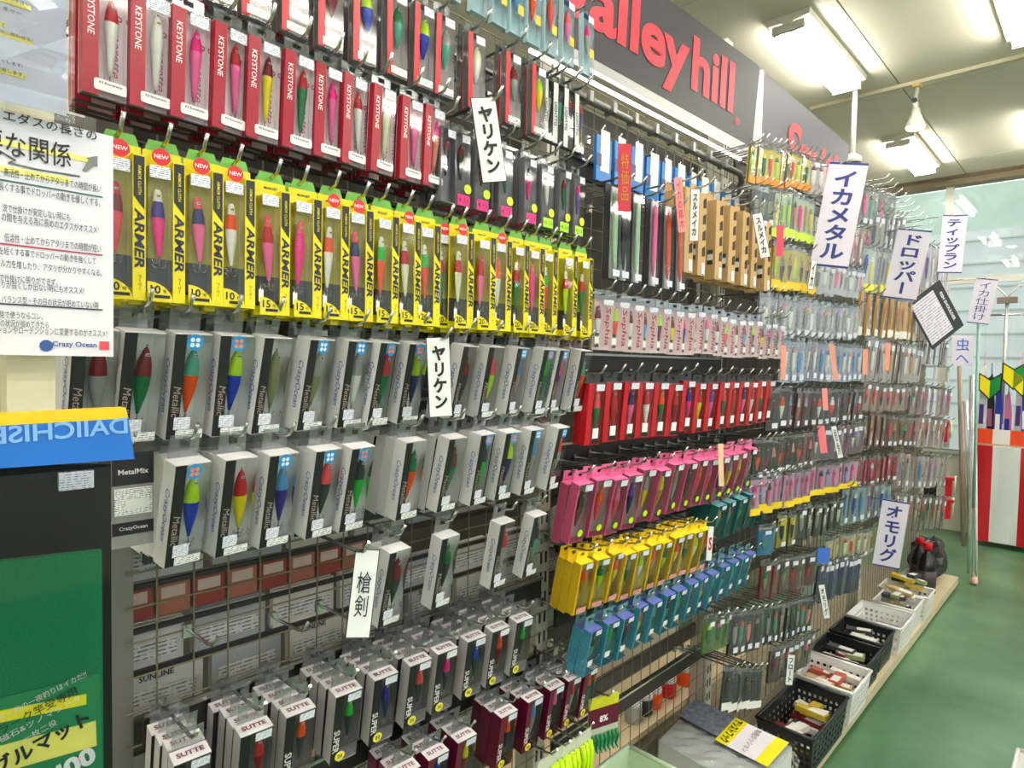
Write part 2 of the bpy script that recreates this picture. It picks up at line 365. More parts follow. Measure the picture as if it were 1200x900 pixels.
for i in range(6):
    sh = MB(); sh.box(.0+.8817*i, .8797+.8817*i, 0, .255, .018, BASE_Z, wood); put('platform_board', sh.mesh('platform_board'), pl)
# ------------------------------------------------------------------ hooks
def hook_mesh(L):
    def mk():
        h = MB(); h.tube([(0, .004, 0), (0, -L+.03, .004), (0, -L+.012, .008), (0, -L, .024)], .0026, CHROME, 6)
        h.box(-.006, .006, -.003, .006, -.012, .008, CHROME)
        return h.mesh('display_hook')
    return cached(('hook', round(L, 3)), mk)
NH = [0]
def hook(x, z, yfront, what, L=None):
    L = L or (YG-.02-yfront+.028)
    NH[0] += 1
    return put('display_hook', hook_mesh(L), None, (x, YG-.02, z), (random.uniform(-.02, .02), 0, random.uniform(-.03, .03)),
        'chrome display hook ' + what, 'hook', 'hooks ' + what)

# ------------------------------------------------------------------ lures
PROF = dict(squid=[(0, .3), (.03, .5), (.08, .62), (.13, .62), (.18, .7), (.3, .95), (.42, 1), (.55, .92), (.7, .72), (.85, .48), (.97, .3), (1, .2)],
            fish=[(0, .15), (.06, .42), (.15, .68), (.28, .92), (.42, 1), (.55, .95), (.7, .75), (.85, .45), (1, .18)],
            jig=[(0, .2), (.05, .5), (.15, .8), (.3, 1), (.42, .95), (.5, .8), (.65, .72), (.85, .5), (1, .28)],
            bar=[(0, .3), (.05, .7), (.2, 1), (.7, 1), (.9, .6), (1, .25)])
CUT = dict(squid=(.17, .47), fish=(.0, .40), jig=(.0, .36), bar=(.0, .3))
def lure_mesh(shape, L, R, cols, seg=9, flat=.6):
    def mk():
        m = MB(); p = PROF[shape]; a, bb = CUT[shape]; ms = [cm(c) for c in cols]
        if len(ms) == 2: ms = [ms[0]]+ms
        def mf(i):
            t = (p[i][0]+p[i+1][0])/2
            return ms[0] if t < a else ms[1] if t < bb else ms[2]
        m.lathe([(r*R, -t*L) for t, r in p], mf, seg, sy=flat)
        if seg >= 8:
            for s in (-1, 1):
                m.disc(s*R*.12, -R*.62*flat-.0012, -L*.1, R*.2, WHITE if cols[0] != 'white' else cm('yellow'), 8); m.disc(s*R*.12, -R*.62*flat-.0016, -L*.1, R*.11, BLACK, 8)
            m.tube([(0, 0, 0), (0, 0, R*.35)], R*.09, STEEL, 5)
        return m.mesh('lure')
    return cached(('lure', shape, L, R, cols, seg), mk)
def crown_mesh(R):
    def mk():
        m = MB(); m.tube([(0, 0, 0), (0, 0, -R*1.6)], R*.12, STEEL, 5)
        for tier in (0, 1):
            z = -R*(1.0+.7*tier)
            for k in range(6):
                a = 2*PI*(k+.5*tier)/6; c, s = math.cos(a), math.sin(a)*.6
                m.tube([(0, 0, z), (c*R*.7, s*R*.7, z-R*.15), (c*R*1.05, s*R*1.05, z+R*.45)], R*.05, CHROME, 3, False)
        return m.mesh('hook_crown')
    return cached(('crown', R), mk)

# ------------------------------------------------------------------ pack kinds
def carton_mesh(key, w, h, d, side, inner, strip, stripm, top, tab, bottom=None):
    def mk():
        m = MB(); t = .0012; x0, x1 = -w/2, w/2
        m.box(x0, x1, d-t, d, 0, h, inner)                                  # back
        m.box(x0, x0+t, 0, d-t, 0, h, side)                                 # side wall
        m.box(x0, x1, 0, d-t, h, h+t, top); m.box(x0, x1, 0, d-t, -t, 0, bottom or side)
        if strip: m.box(x0, x0+w*strip, -t, 0, 0, h, stripm)
        if tab:
            tm, th = tab; a = w*.42
            for xa, xb, za, zb in ((-a, -.006, h, h+th), (.006, a, h, h+th), (-.006, .006, h, h+th*.45), (-.006, .006, h+th*.78, h+th)):
                m.box(xa, xb, d-t, d-.0004, za, zb, tm)
        return m.mesh('lure_box')
    return cached(('carton', key), mk)
def window_mesh(key, w, h, d, strip):
    def mk():
        m = MB(); x0 = -w/2+w*strip; x1 = w/2
        m.quad((x0, -.0006, .0006), (x1, -.0006, .0006), (x1, -.0006, h-.0006), (x0, -.0006, h-.0006), CLR)
        m.quad((x1, -.0006, .0006), (x1, d-.0015, .0006), (x1, d-.0015, h-.0006), (x1, -.0006, h-.0006), CLR)
        return m.mesh('clear_window')
    return cached(('win', key), mk)
def patch(w, h, m, rounded=False, y=0):
    def mk():
        q = MB()
        if rounded:
            r = h*.22; pts = []
            for cx, cz, a0 in ((w/2-r, h/2-r, 0), (-w/2+r, h/2-r, 90), (-w/2+r, -h/2+r, 180), (w/2-r, -h/2+r, 270)):
                for k in range(4):
                    a = math.radians(a0+30*k); pts.append((cx+r*math.cos(a), cz+r*math.sin(a)))
            q.slab(pts[::-1], -.0003, 0, m)
        else: q.box(-w/2, w/2, -.0003, 0, -h/2, h/2, m)
        return q.mesh('label')
    return cached(('patch', w, h, m.name, rounded), mk)
def disc_mesh(r, m, m2=None):
    def mk():
        q = MB(); q.slab([(r*math.cos(-2*PI*k/16), r*math.sin(-2*PI*k/16)) for k in range(16)], -.0003, 0, m)
        if m2:
            for k in range(4):
                a = PI/4+k*PI/2; q.disc(math.cos(a)*r*.45, -.0005, math.sin(a)*r*.45, r*.28, m2, 8)
        return q.mesh('sticker')
    return cached(('disc', r, m.name, m2.name if m2 else ''), mk)

REDBOX = mat((168, 14, 42), .3, var=.05); PINKIN = mat((250, 226, 232), .5, var=.1, scale=40)
GREYIN = mat((240, 238, 234), .45, var=.1, scale=40); MAROON = mat((96, 10, 46), .3)
GLIT = mat((198, 80, 122), .35, .1, .45, 420); YBOX = mat((208, 168, 22), .4, 0, .2, 200); PINKTOP = mat((232, 112, 162), .4)
TEALM = mat((28, 92, 92), .35, 0, .2, 90); BLUEM = mat((58, 134, 160), .35, 0, .45, 160); CLTEAL = mat((96, 150, 148), .35)
REDCARD = mat((190, 16, 30), .35, 0, .1, 60); SEPH = mat((238, 208, 208), .5, 0, .15, 30); YIN = mat((196, 178, 90), .5, 0, .2, 60)
TOPW = mat((226, 222, 224), .45, var=.03)
K = {}
def kind(k, **a): a.setdefault('strip', 0); a.setdefault('stripm', None); a.setdefault('bottom', None); a['key'] = k; K[k] = a
kind('key', w=.043, h=.124, d=.011, side=REDBOX, inner=PINKIN, strip=.36, stripm=REDBOX, top=CLR_TAB, tab=(CLR_TAB, .02), bottom=mat((70, 60, 62), .4))
kind('met', w=.044, h=.128, d=.026, side=mat((214, 212, 212), .45), inner=GREYIN, strip=.30, stripm=BLACK, top=TOPW, tab=(CLR_TAB, .03))
kind('sut', w=.046, h=.118, d=.026, side=mat((196, 188, 190), .45), inner=mat((110, 96, 100), .45), strip=.30, stripm=BLACK, top=TOPW, tab=(CLR_TAB, .03))
kind('sutm', w=.046, h=.118, d=.026, side=MAROON, inner=mat((84, 76, 80), .45), strip=.30, stripm=MAROON, top=TOPW, tab=(CLR_TAB, .03))
kind('clr', w=.038, h=.125, d=.014, side=CLR_TAB, inner=mat((178, 168, 168), .4, 0, .2, 60), strip=.26, stripm=mat((208, 30, 44), .35), top=CLR_TAB, tab=(CLR_TAB, .025))
kind('sky', w=.036, h=.12, d=.012, side=mat((186, 214, 222), .4), inner=mat((178, 206, 214), .35, 0, .3, 50), top=mat((60, 110, 190), .4), tab=(CLR_TAB, .02))
kind('tg', w=.030, h=.115, d=.012, side=mat((60, 62, 66), .4), inner=mat((70, 74, 74), .4), strip=.42, stripm=mat((206, 206, 204), .4), top=BLACK, tab=(mat((36, 60, 50), .4), .02))
kind('dark', w=.033, h=.118, d=.014, side=mat((120, 120, 124), .35), inner=mat((138, 136, 146), .35, 0, .3, 60), top=CLR_TAB, tab=(CLR_TAB, .02))
kind('seph', w=.050, h=.108, d=.010, side=mat((216, 206, 204), .4), inner=SEPH, top=CLR_TAB, tab=(CLR_TAB, .02))
kind('redp', w=.052, h=.132, d=.014, side=REDCARD, inner=mat((196, 70, 80), .4, 0, .25, 40), strip=.30, stripm=REDCARD, top=CLR_TAB, tab=(mat((50, 48, 50), .4), .022))
kind('pnk', w=.048, h=.132, d=.022, side=GLIT, inner=mat((176, 150, 150), .45, 0, .15, 40), strip=.08, stripm=GLIT, top=PINKTOP, tab=(PINKTOP, .024))
kind('yel', w=.042, h=.118, d=.019, side=YBOX, inner=YIN, strip=.12, stripm=YBOX, top=mat((248, 214, 40), .4), tab=(mat((248, 214, 40), .4), .022))
kind('tea', w=.044, h=.108, d=.024, side=BLUEM, inner=mat((96, 150, 150), .4, 0, .3, 60), strip=.1, stripm=BLUEM, top=mat((104, 118, 196), .4), tab=(CLTEAL, .026))
kind('tl2', w=.05, h=.11, d=.026, side=TEALM, inner=mat((40, 84, 88), .4, 0, .3, 60), strip=.1, stripm=TEALM, top=mat((110, 166, 176), .4), tab=(CLTEAL, .026))
kind('rbr', w=.045, h=.105, d=.022, side=mat((120, 16, 20), .35), inner=mat((70, 50, 46), .4), top=mat((70, 66, 66), .3), tab=(CLR_TAB, .024))

PNAME = dict(key='lure_carton', met='window_box', clr='spined_pack', sky='lure_bag', tg='narrow_pack', dark='smoky_pack', seph='carded_pack', redp='red_pack', pnk='glitter_box', yel='yellow_box', tea='blue_box', tl2='teal_box', sutm='maroon_box')
TILT = dict(met=.2, sut=.16, sutm=.16, pnk=.21, yel=.2, tea=.2, tl2=.2, rbr=.15, key=.05, redp=.09, seph=.04)
def jit(a=.02): return (random.uniform(-a, a)*.6, random.uniform(-a, a)*.5, random.uniform(-a, a)*2.2)
def pack(k, x, y, z, label, group, cols=None, shape='squid', lureL=.62, lureR=.2, parts='wlp', rot=None, name=None, cat='lure pack', lurex=None, sticker=None, extra=None, rear=False):
    """one pack: carton + clear window + lure (+ hook crown) + labels"""
    q = K[k]; w, h, d = q['w'], q['h'], q['d']
    me = carton_mesh(k, w, h, d, q['side'], q['inner'], q['strip'], q['stripm'], q['top'], q['tab'], q['bottom'])
    tl = TILT.get(k, .07 if k.startswith('far') else 0); rot = list(rot or jit()); rot[0] += tl+random.uniform(-.02, .02)
    o = put(name or PNAME.get(k, 'lure_box'), me, None, (x, y+math.sin(tl)*h*.7, z), rot, label, cat, group)
    if rear: return o
    if 'w' in parts: put('clear_window', window_mesh(k, w, h, d, q['strip']), o)
    if 'l' in parts and cols:
        L, R = round(h*lureL, 4), round(w*lureR, 4); lx = lurex if lurex is not None else w*(.5*q['strip'])
        l = put('lure', lure_mesh(shape, L, R, tuple(cols), flat=min(.75, d*.42/R)), o, (lx, d*.34, h*.86), (0, random.uniform(-.06, .06), 0))
        if 'c' in parts: put('hook_crown', crown_mesh(round(R*.8, 4)), l, (0, 0, -L))
    if 'p' in parts: put('price_label', patch(round(w*.5, 4), round(h*.105, 4), LABEL), o, (w*.2, -.0014, h*.935))
    if 'b' in parts: put('spec_label', patch(round(w*.74, 4), round(h*.075, 4), LABELB), o, (w*.10, -.0015, h*.045))
    if 'q' in parts: put('price_label', patch(round(w*.44, 4), round(h*.12, 4), LABEL), o, (-w*.12, -.0014, h*.15))
    if sticker:
        m1, m2, r, sx, sz = sticker; put('round_sticker', disc_mesh(r, m1, m2), o, (w*sx, -.0016, h*sz))
    for nm, tm, lx, ly, lz, rt in (extra or []): put(nm, tm, o, (lx, ly, lz), rt)
    return o

# ================================================================== BAY OF THE RED SIDED AND YELLOW PACKS
Y0 = .80
LET_W = mat((236, 226, 228), .5); LET_K = mat((24, 26, 34), .5); LET_BLUE = mat((60, 96, 170), .5)
down = (0, PI/2, 0)
# --- red sided cartons
key_t = text_mesh('KEYSTONE', LET_W, None, .046, .012)
scr_t = text_mesh('Romerette', mat((190, 90, 110), .5), None, .07, 0, shear=.3)
lab_t = text_mesh('K3 Romerette', LET_K, None, .022, .01)
keyrow = [(100, 147, ('red', 'white')), (155, 200, ('white', 'white')), (199, 248, ('hotpink', 'pink')), (249, 290, ('red', 'pink')), (287, 331, ('dkred', 'yellow')),
          (331, 369, ('red', 'green')), (369, 402, ('hotpink', 'pink')), (400, 433, ('red', 'white')), (431, 468, ('white', 'cream')), (466, 500, ('coral', 'pink')), (496, 523, ('hotpink', 'salmon'))]
def keyext(w, h):
    return [('brand_lettering', key_t, -w*.32, -.0016, h*.68, down), ('script_lettering', scr_t, w*.33, .0090, h*.5, down),
            ('name_label', patch(.032, .012, WHITE, True), w*.12, -.0018, .012, (0, 0, 0)), ('label_lettering', lab_t, w*.12, -.0024, .0145, (0, 0, 0))]
zk = 1.776
for xl, xr, cols in keyrow:
    x = Xat((xl+xr)/2, Y0, zk+.06); q = K['key']
    what = f"{cn(cols[0])} and {cn(cols[1])}" if cols[0] != cols[1] else "plain white"
    pack('key', x, Y0, zk, f"dark red sided carton with {what} lure above the yellow cards", 'dark red sided cartons above the yellow packs', cols, 'jig', .66, .17, 'wlpc', (0, 0, .10+random.uniform(-.05, .08)), extra=keyext(q['w'], q['h']))
    for n in range(1, 4):
        pack('key', x+random.uniform(-.004, .004)+.002*n, Y0+.024*n, zk-random.uniform(-.002, .004), f"dark red carton hung {['', 'right', 'second', 'third'][n]} behind the one with {what} lure", 'dark red sided cartons hung behind', rear=True, rot=(0, 0, .08))
    hook(x, zk+.138, Y0, 'carrying the dark red sided cartons')
# --- clear packs with a red spine, above
NAIL = mat((206, 200, 196), .5)
clrow = [(240, 278), (282, 320), (326, 366), (369, 407), (410, 446), (450, 482), (482, 511), (510, 532), (540, 578), (583, 620), (612, 650)]
clcols = [('red', 'grey'), ('red', 'grey'), ('dkgrey', 'red'), ('green', 'dkred'), ('lime', 'blue'), ('green', 'teal'), ('lime', 'blue'), ('grey', 'teal'), ('cream', 'white'), ('dkred', 'grey'), ('lime', 'yellow')]
zb = 1.924
for (xl, xr), cols in zip(clrow, clcols):
    x = Xat((xl+xr)/2, Y0, zb+.05)
    pack('clr', x, Y0, zb, f"clear pack with red spine, {cn(cols[0])} and {cn(cols[1])} lure, in the upper row", 'clear packs with red spines in the upper row', cols, 'fish', .5, .26, 'wlp', (0, 0, random.uniform(-.06, .06)),
         extra=[('name_label', patch(.03, .011, LABELB), .002, -.002, .008, (0, 0, 0))])
    pack('clr', x+.003, Y0+.022, zb, f"clear pack with red spine hung behind the {cn(cols[0])} and {cn(cols[1])} lure" , 'clear packs hung behind', rear=True)
    hook(x, zb+.14, Y0, 'carrying the clear packs with red spines')
# --- sky blue packs along the top
zb = 2.085
for i, px in enumerate((470, 500, 530, 562, 586, 606, 626, 645, 666, 690)):
    x = Xat(px, Y0, zb+.02); cols = [('orange', 'sky'), ('white', 'orange'), ('orange', 'coral'), ('coral', 'pink'), ('hotpink', 'grey')][i % 5]
    pack('sky', x, Y0, zb, f"pale blue topped bag with {cn(cols[0])} and {cn(cols[1])} lure high on rack", 'pale blue packs along the top of the rack', cols, 'fish', .5, .24, 'wlp',
         extra=[('weight_label', patch(.014, .017, mat((240, 190, 40), .4)), .008, -.002, .045, (0, 0, 0))])
    hook(x, zb+.135, Y0, 'carrying the pale blue topped packs')
# --- small black and white packs
zb = 1.928
tg_t = text_mesh('LIGHTTG', LET_K, None, .045, .02)
for px, cols in ((648, ('dkgrey', 'grey')), (659, ('dkgrey', 'teal')), (671, ('red', 'navy')), (684, ('red', 'navy'))):
    x = Xat(px, Y0, zb+.06)
    pack('tg', x, Y0+.01, zb, f"narrow black topped pack, {cn(cols[0])} and {cn(cols[1])} lure, beside dark sign", 'narrow black topped packs beside the sign', cols, 'jig', .5, .2, 'wl',
         extra=[('lettering', tg_t, -.009, -.0018, .055, down)])
    hook(x, zb+.13, Y0+.01, 'carrying the narrow black topped packs')
# --- dark clear packs with fluorescent labels
zb = 1.758
PKL = mat((255, 24, 130), .4); LML = mat((178, 240, 20), .4)
t8 = text_mesh('8. 1.3', LET_K, None, .02, .015); t10 = text_mesh('10. 2.3', LET_K, None, .02, .015); ty = text_mesh('ケイムラ', LET_K, None, .012)
for px, c, cols in ((526, None, ('dkred', 'dkgrey')), (543, PKL, ('dkred', 'dkgrey')), (565, PKL, ('dkred', 'brown')), (593, PKL, ('teal', 'green')), (622, PKL, ('dkgrey', 'hotpink')),
                    (642, LML, ('red', 'white')), (661, LML, ('dkred', 'green')), (678, LML, ('hotpink', 'purple'))):
    x = Xat(px, Y0, zb+.05); ex = []
    if c: ex = [('size_label', patch(.026, .018, c), 0, -.002, .008, (0, 0, 0)), ('size_lettering', t8 if c is PKL else t10, 0, -.0026, .008, (0, 0, 0)),
                ('oval_sticker', disc_mesh(.008, mat((226, 240, 30), .4)), .009, -.002, .028, (0, 0, 0)), ('sticker_lettering', ty, .009, -.0026, .028, (0, 0, 0))]
    lb = 'hot pink' if c is PKL else 'lime' if c else 'no'
    pack('dark', x, Y0, zb, f"smoky pack with {lb} size label, {cn(cols[0])} and {cn(cols[1])} lure", 'smoky clear packs with fluorescent size labels', cols, 'jig', .5, .2, 'wlp', extra=ex)
    for n in (1, 2):
        o = pack('dark', x, Y0+.02*n, zb, f"smoky pack hung {['', 'right', 'second'][n]} behind the one with {cn(cols[0])} and {cn(cols[1])} lure", 'smoky clear packs hung behind', rear=True)
        if c: put('size_label', patch(.03, .02, c), o, (0, -.002, .008))
    hook(x, zb+.135, Y0, 'carrying the smoky clear packs')

# --- yellow and black cards
YEL = mat((236, 216, 0), .35, var=.04); BLK = mat((28, 28, 32), .4); OLIVE = mat((172, 160, 16), .35, 0, .35, 22)
GRN = mat((110, 178, 70), .4); DARKP = mat((36, 34, 30), .4)
AW, AH = .040, .172
def armer_parts():
    m = MB(); x0, x1 = -AW/2, AW/2
    m.box(x0, x1, 0, .0012, 0, AH, YEL)                                # card
    m.slab([(x0+.002, AH), (x0+.006, AH+.012), (x1-.006, AH+.012), (x1-.002, AH)][::-1], 0, .0012, GRN)
    m.box(x0+.001, x0+AW*.66, -.0004, 0, .045, AH-.020, OLIVE)         # window ground
    m.slab([(x0+.001, .012), (x0+AW*.66, .012), (x0+AW*.66, .05), (x0+AW*.40, .05), (x0+.001, .05)][::-1], -.0008, 0, DARKP)
    m.box(x1-AW*.32, x1, -.0165, 0, 0, AH-.012, YEL)
    m.slab([(x1-AW*.30, AH-.014), (x1-.0012, AH-.014), (x1-.0012, AH-.072), (x1-AW*.30, AH-.058)], -.0169, -.0165, BLK)
    card = m.mesh('lure_card')
    w = MB(); d = .016                                                   # clear bubble
    xa, xb, za, zb = x0+.002, x0+AW*.66, .014, AH-.022
    for q in (((xa, -d, za), (xb, -d, za), (xb, -d, zb), (xa, -d, zb)), ((xa, -.001, za), (xa, -d, za), (xa, -d, zb), (xa, -.001, zb)),
              ((xb, -d, za), (xb, -.001, za), (xb, -.001, zb), (xb, -d, zb)), ((xa, -.001, za), (xb, -.001, za), (xb, -d, za), (xa, -d, za)), ((xa, -d, zb), (xb, -d, zb), (xb, -.001, zb), (xa, -.001, zb))):
        w.quad(*q, CLR)
    f = MB(); r = .026; pts = [(x0+.001, 0)]
    pts += [(x0+.001+r*math.sin(math.radians(a)), r*.86*math.cos(math.radians(a))) for a in range(0, 91, 10)]
    f.slab(pts, -.0173, -.0168, YEL)
    f.box(x0+.008, x0+.024, -.0178, -.0174, .004, .0075, BLK)
    return card, w.mesh('clear_bubble'), f.mesh('size_flash')
AC, AB, AF = armer_parts()
arm_t = text_mesh('ARMER', mat((30, 34, 62), .45), .0098, .066, .03, shear=.15)
arm_s = text_mesh('ARMOR CLOTH', mat((240, 216, 20), .45), None, .032, .01); arm_j = text_mesh('アーマー', LET_K, None, .017, 0)
new_t = text_mesh('NEW', LET_W, None, .0145, .02); mar_t = text_mesh('MARGET', mat((60, 70, 20), .5), None, .018, .02)
sz_t = {n: text_mesh(str(n), LET_K, .0095, None, .02) for n in (10, 15, 20, 25)}
go_t = text_mesh('号', LET_K, .0042, None, 0)
arow = [(118, 165, 'red', 'dkred', 'coral', 10, 1), (166, 214, 'white', 'indigo', 'hotpink', 10, 1), (216, 256, 'coral', 'navy', 'pink', 10, 1), (257, 291, 'white', 'orange', 'white', 10, 1),
        (296, 336, 'coral', 'red', 'pink', 15, 0), (337, 372, 'coral', 'hotpink', 'hotpink', 15, 0), (373, 401, 'white', 'orange', 'white', 15, 1), (402, 431, 'coral', 'navy', 'pink', 15, 1),
        (434, 460, 'white', 'bgreen', 'orange', 15, 0), (461, 486, 'white', 'red', 'cream', 15, 1), (483, 511, 'white', 'bgreen', 'orange', 20, 0), (507, 525, 'white', 'red', 'green', 20, 1),
        (522, 552, 'white', 'red', 'cream', 20, 1), (551, 576, 'red', 'red', 'pink', 20, 0), (572, 593, 'orange', 'orange', 'white', 20, 1), (592, 615, 'white', 'red', 'green', 20, 0),
        (612, 632, 'coral', 'hotpink', 'hotpink', 20, 0), (627, 648, 'white', 'bgreen', 'orange', 25, 0), (637, 655, 'white', 'green', 'orange', 25, 0), (651, 672, 'cream', 'red', 'lime', 25, 0), (668, 692, 'cream', 'red', 'green', 25, 0)]
ZA = 1.552
for i, (xl, xr, c0, c1, c2, size, new) in enumerate(arow):
    zz = ZA + (.006 if size == 10 else 0)-.0000; yy = Y0 - (.0 if i not in (11, 18) else -.02)
    x = Xat((xl+xr)/2, yy, 1.64)
    nm = (f"{cn(c1)} and {cn(c2)}" if c1 != c2 else cn(c1)) + f" lure, {cn(c0)} head, size {size}"
    o = put('lure_card', AC, None, (x, yy, zz), (0, 0, random.uniform(-.07, .05)), f"yellow card with {nm}" + (', NEW sticker' if new else ''), 'lure pack', 'yellow and black lure cards')
    put('clear_bubble', AB, o); put('size_flash', AF, o)
    put('name_lettering', arm_t, o, (AW*.345, -.0172, .068), down); put('name_lettering', arm_j, o, (AW*.345, -.0172, .020), down)
    put('cloth_lettering', arm_s, o, (AW*.345, -.0174, AH-.040), down)
    put('maker_lettering', mar_t, o, (AW*.02, -.0006, AH-.008))
    put('size_lettering', sz_t[size], o, (-AW*.27, -.0178, .0135)); put('size_lettering', go_t, o, (-AW*.03, -.0178, .0115))
    l = put('lure', lure_mesh('squid', .076 if size == 10 else .084, .0072, (c0, c1, c2)), o, (-AW*.17, -.0085, AH-.045), (0, random.uniform(-.05, .05), 0))
    put('hook_crown', crown_mesh(.0075), l, (0, 0, -.0745 if size == 10 else -.0825))
    put('price_label', patch(.021, .0135, LABEL), o, (-AW*.15, -.0166, AH-.027))
    if size >= 15: put('barcode_label', patch(.006, .028, BARCODE), o, (-AW*.44, -.0166, .024))
    if new:
        s = put('new_sticker', disc_mesh(.0095, mat((222, 30, 44), .4)), o, (-AW*.13, -.0172, AH-.010)); put('sticker_lettering', new_t, s, (0, -.0006, 0))
    for n in range(1, 4):
        put('lure_card', AC, None, (x+random.uniform(-.004, .006), yy+.022*n, zz-random.uniform(0, .007)), (0, 0, random.uniform(-.05, .05)), f"yellow card hung {['', 'right', 'second', 'third'][n]} behind the {nm}" , 'lure pack', 'yellow cards hung behind')
    hook(x-.001, zz+AH+.004, yy, 'carrying the yellow and black cards')

# --- white sided clear boxes, two and a half rows
met_t = text_mesh('Metallic', mat((170, 150, 140), .4), None, .038, .0, shear=.2); cro_t = text_mesh('CrazyOcean', LET_BLUE, None, .066, .004, shear=.2)
BLS = mat((40, 140, 205), .4); LBL = mat((226, 236, 240), .4); ORS = mat((236, 130, 90), .4)
def metbox(x, y, z, c0, c1, where, sticker, deep=2, rz=None, **kw):
    q = K['met']; w, h, d = q['w'], q['h'], q['d']
    nm = f"{cn(c0)} and {cn(c1)}" if c0 != c1 else cn(c0)
    st = (BLS, LBL if sticker == 1 else ORS, .010, .02, .93) if sticker else None
    ex = [('strip_lettering', met_t, -w*.33, -.0016, h*.36, down), ('side_lettering', cro_t, -w*.5-.0006, d*.45, h*.5, (0, PI/2, -PI/2))]
    rz = random.uniform(.10, .26) if rz is None else rz
    o = pack('met', x, y, z, f"white sided box with {nm} fish lure {where}", 'white sided clear boxes ' + where, (c0, c1), 'fish', .62, .215, 'wlcbq', (0, 0, rz), sticker=st, extra=ex)
    for n in range(1, deep+1):
        pack('met', x+random.uniform(-.003, .003), y+.030*n, z+random.uniform(-.003, .003), f"white sided box hung {['', 'right', 'second', 'third'][n]} behind {nm} lure {where}", 'white sided boxes hung behind ' + where, rear=True, rot=(0, 0, rz))
    hook(x, z+h+.022, y, 'carrying the white sided clear boxes ' + where)
    return o
for xl, xr, c0, c1, s in ((84, 133, 'dkred', 'grey', 0), (140, 187, 'dkred', 'green', 0), (200, 244, 'teal', 'orange', 1), (252, 297, 'lime', 'blue', 2), (296, 340, 'olive', 'olive', 0), (345, 395, 'grey', 'olive', 1),
                          (394, 440, 'grey', 'white', 1), (432, 468, 'red', 'green', 2), (466, 505, 'lime', 'navy', 2), (528, 560, 'dkred', 'dkgrey', 0), (560, 594, 'coral', 'lime', 0), (594, 622, 'sky', 'grey', 1),
                          (620, 658, 'bgreen', 'green', 2), (640, 672, 'pink', 'purple', 1), (670, 697, 'teal', 'orange', 0)):
    metbox(Xat((xl+xr)/2, Y0, 1.46), Y0, 1.397, c0, c1, 'under the yellow cards', s, 1)
for xl, xr, c0, c1, s in ((178, 254, 'lime', 'blue', 2), (245, 303, 'red', 'yellow', 0), (296, 352, 'sky', 'indigo', 1), (350, 404, 'coral', 'dkgrey', 1), (394, 436, 'dkgrey', 'bgreen', 2),
                          (450, 510, 'green', 'orange', 0), (500, 553, 'brown', 'green', 0), (543, 585, 'dkgrey', 'bgreen', 2), (572, 614, 'lime', 'navy', 2), (604, 640, 'sky', 'grey', 1), (630, 672, 'coral', 'grey', 1)):
    metbox(Xat((xl+xr)/2+4, Y0, 1.30), Y0, 1.242, c0, c1, 'in the lower row', s, 3, random.uniform(.08, .2))
for xl, xr, c0, c1 in ((436, 490, 'dkred', 'dkgrey'), (502, 546, 'green', 'dkgrey'), (568, 614, 'red', 'grey'), (606, 650, 'dkgrey', 'teal')):
    metbox(Xat((xl+xr)/2, .82, 1.13), .82, 1.068, c0, c1, 'above the bare grid', 0, 1 if xl == 436 else 0, .1)
# bare hooks of that row
for px, py in ((228, 745), (330, 730), (385, 715)):
    p = onY(px, py, .95); hook(p.x, p.z, .9, 'left empty on the wire grid', .11)

# --- small white topped boxes
sut_t = text_mesh('SUTTE', mat((120, 40, 80), .5), None, .034, .03); sup_t = text_mesh('SUPER', mat((225, 220, 220), .5), None, .04, .02)
t20 = text_mesh('20', LET_K, .007, None, .02)
def sutte(k, x, y, z, c0, c1, where, deep):
    q = K[k]; w, h, d = q['w'], q['h'], q['d']
    ex = [('top_lettering', sut_t, 0, d*.5, h+.0018, (-PI/2, 0, 0)), ('strip_lettering', sup_t, -w*.35, -.0016, h*.33, down)]
    o = pack(k, x, y, z, f"white topped {'maroon ' if k == 'sutm' else ''}box, {cn(c0)} and {cn(c1)} lure, {where}", 'white topped boxes ' + where, (c0, c1), 'squid', .58, .16, 'wlpc', (0, 0, -.05), extra=ex)
    s = put('round_sticker', disc_mesh(.0085, mat((240, 226, 60), .4)), o, (-w*.16, -.0016, h*.09)); put('sticker_lettering', t20, s, (0, -.0006, 0))
    for n in range(1, deep+1):
        o2 = pack(k, x+random.uniform(-.003, .003), y+.030*n, z+random.uniform(-.003, .004), f"white topped box {['', 'first', 'second', 'third'][n]} behind {cn(c0)} and {cn(c1)} lure {where}" , 'white topped boxes hung behind ' + where, rear=True, rot=(0, 0, -.05))
        put('top_lettering', sut_t, o2, (0, d*.5, h+.0018), (-PI/2, 0, 0))
    hook(x, z+h+.022, y, 'carrying the white topped boxes ' + where)
YS = .86
for px, py, c0, c1 in ((225, 888, 'dkred', 'dkgrey'), (300, 868, 'red', 'dkred'), (352, 845, 'orange', 'dkgrey'), (408, 826, 'bgreen', 'dkgrey'), (452, 810, 'indigo', 'navy'), (492, 790, 'coral', 'dkgrey'), (524, 776, 'hotpink', 'dkgrey'), (558, 765, 'blue', 'dkgrey'),
                       (586, 751, 'orange', 'dkred'), (613, 738, 'bgreen', 'dkgrey')):
    x = Xat(px, YS, .985); sutte('sut', x, YS, .852, c0, c1, 'on the upper short hooks', 3)
for px, c0, c1 in ((478, 'dkred', 'dkgrey'), (512, 'blue', 'dkgrey'), (546, 'yellow', 'dkred'), (596, 'orange', 'dkgrey'), (627, 'sky', 'grey'), (652, 'pink', 'dkgrey'), (672, 'red', 'grey'), (691, 'orange', 'green')):
    x = Xat(px, YS, .80); sutte('sutm', x, YS, .668, c0, c1, 'on the lower short hooks', 2)
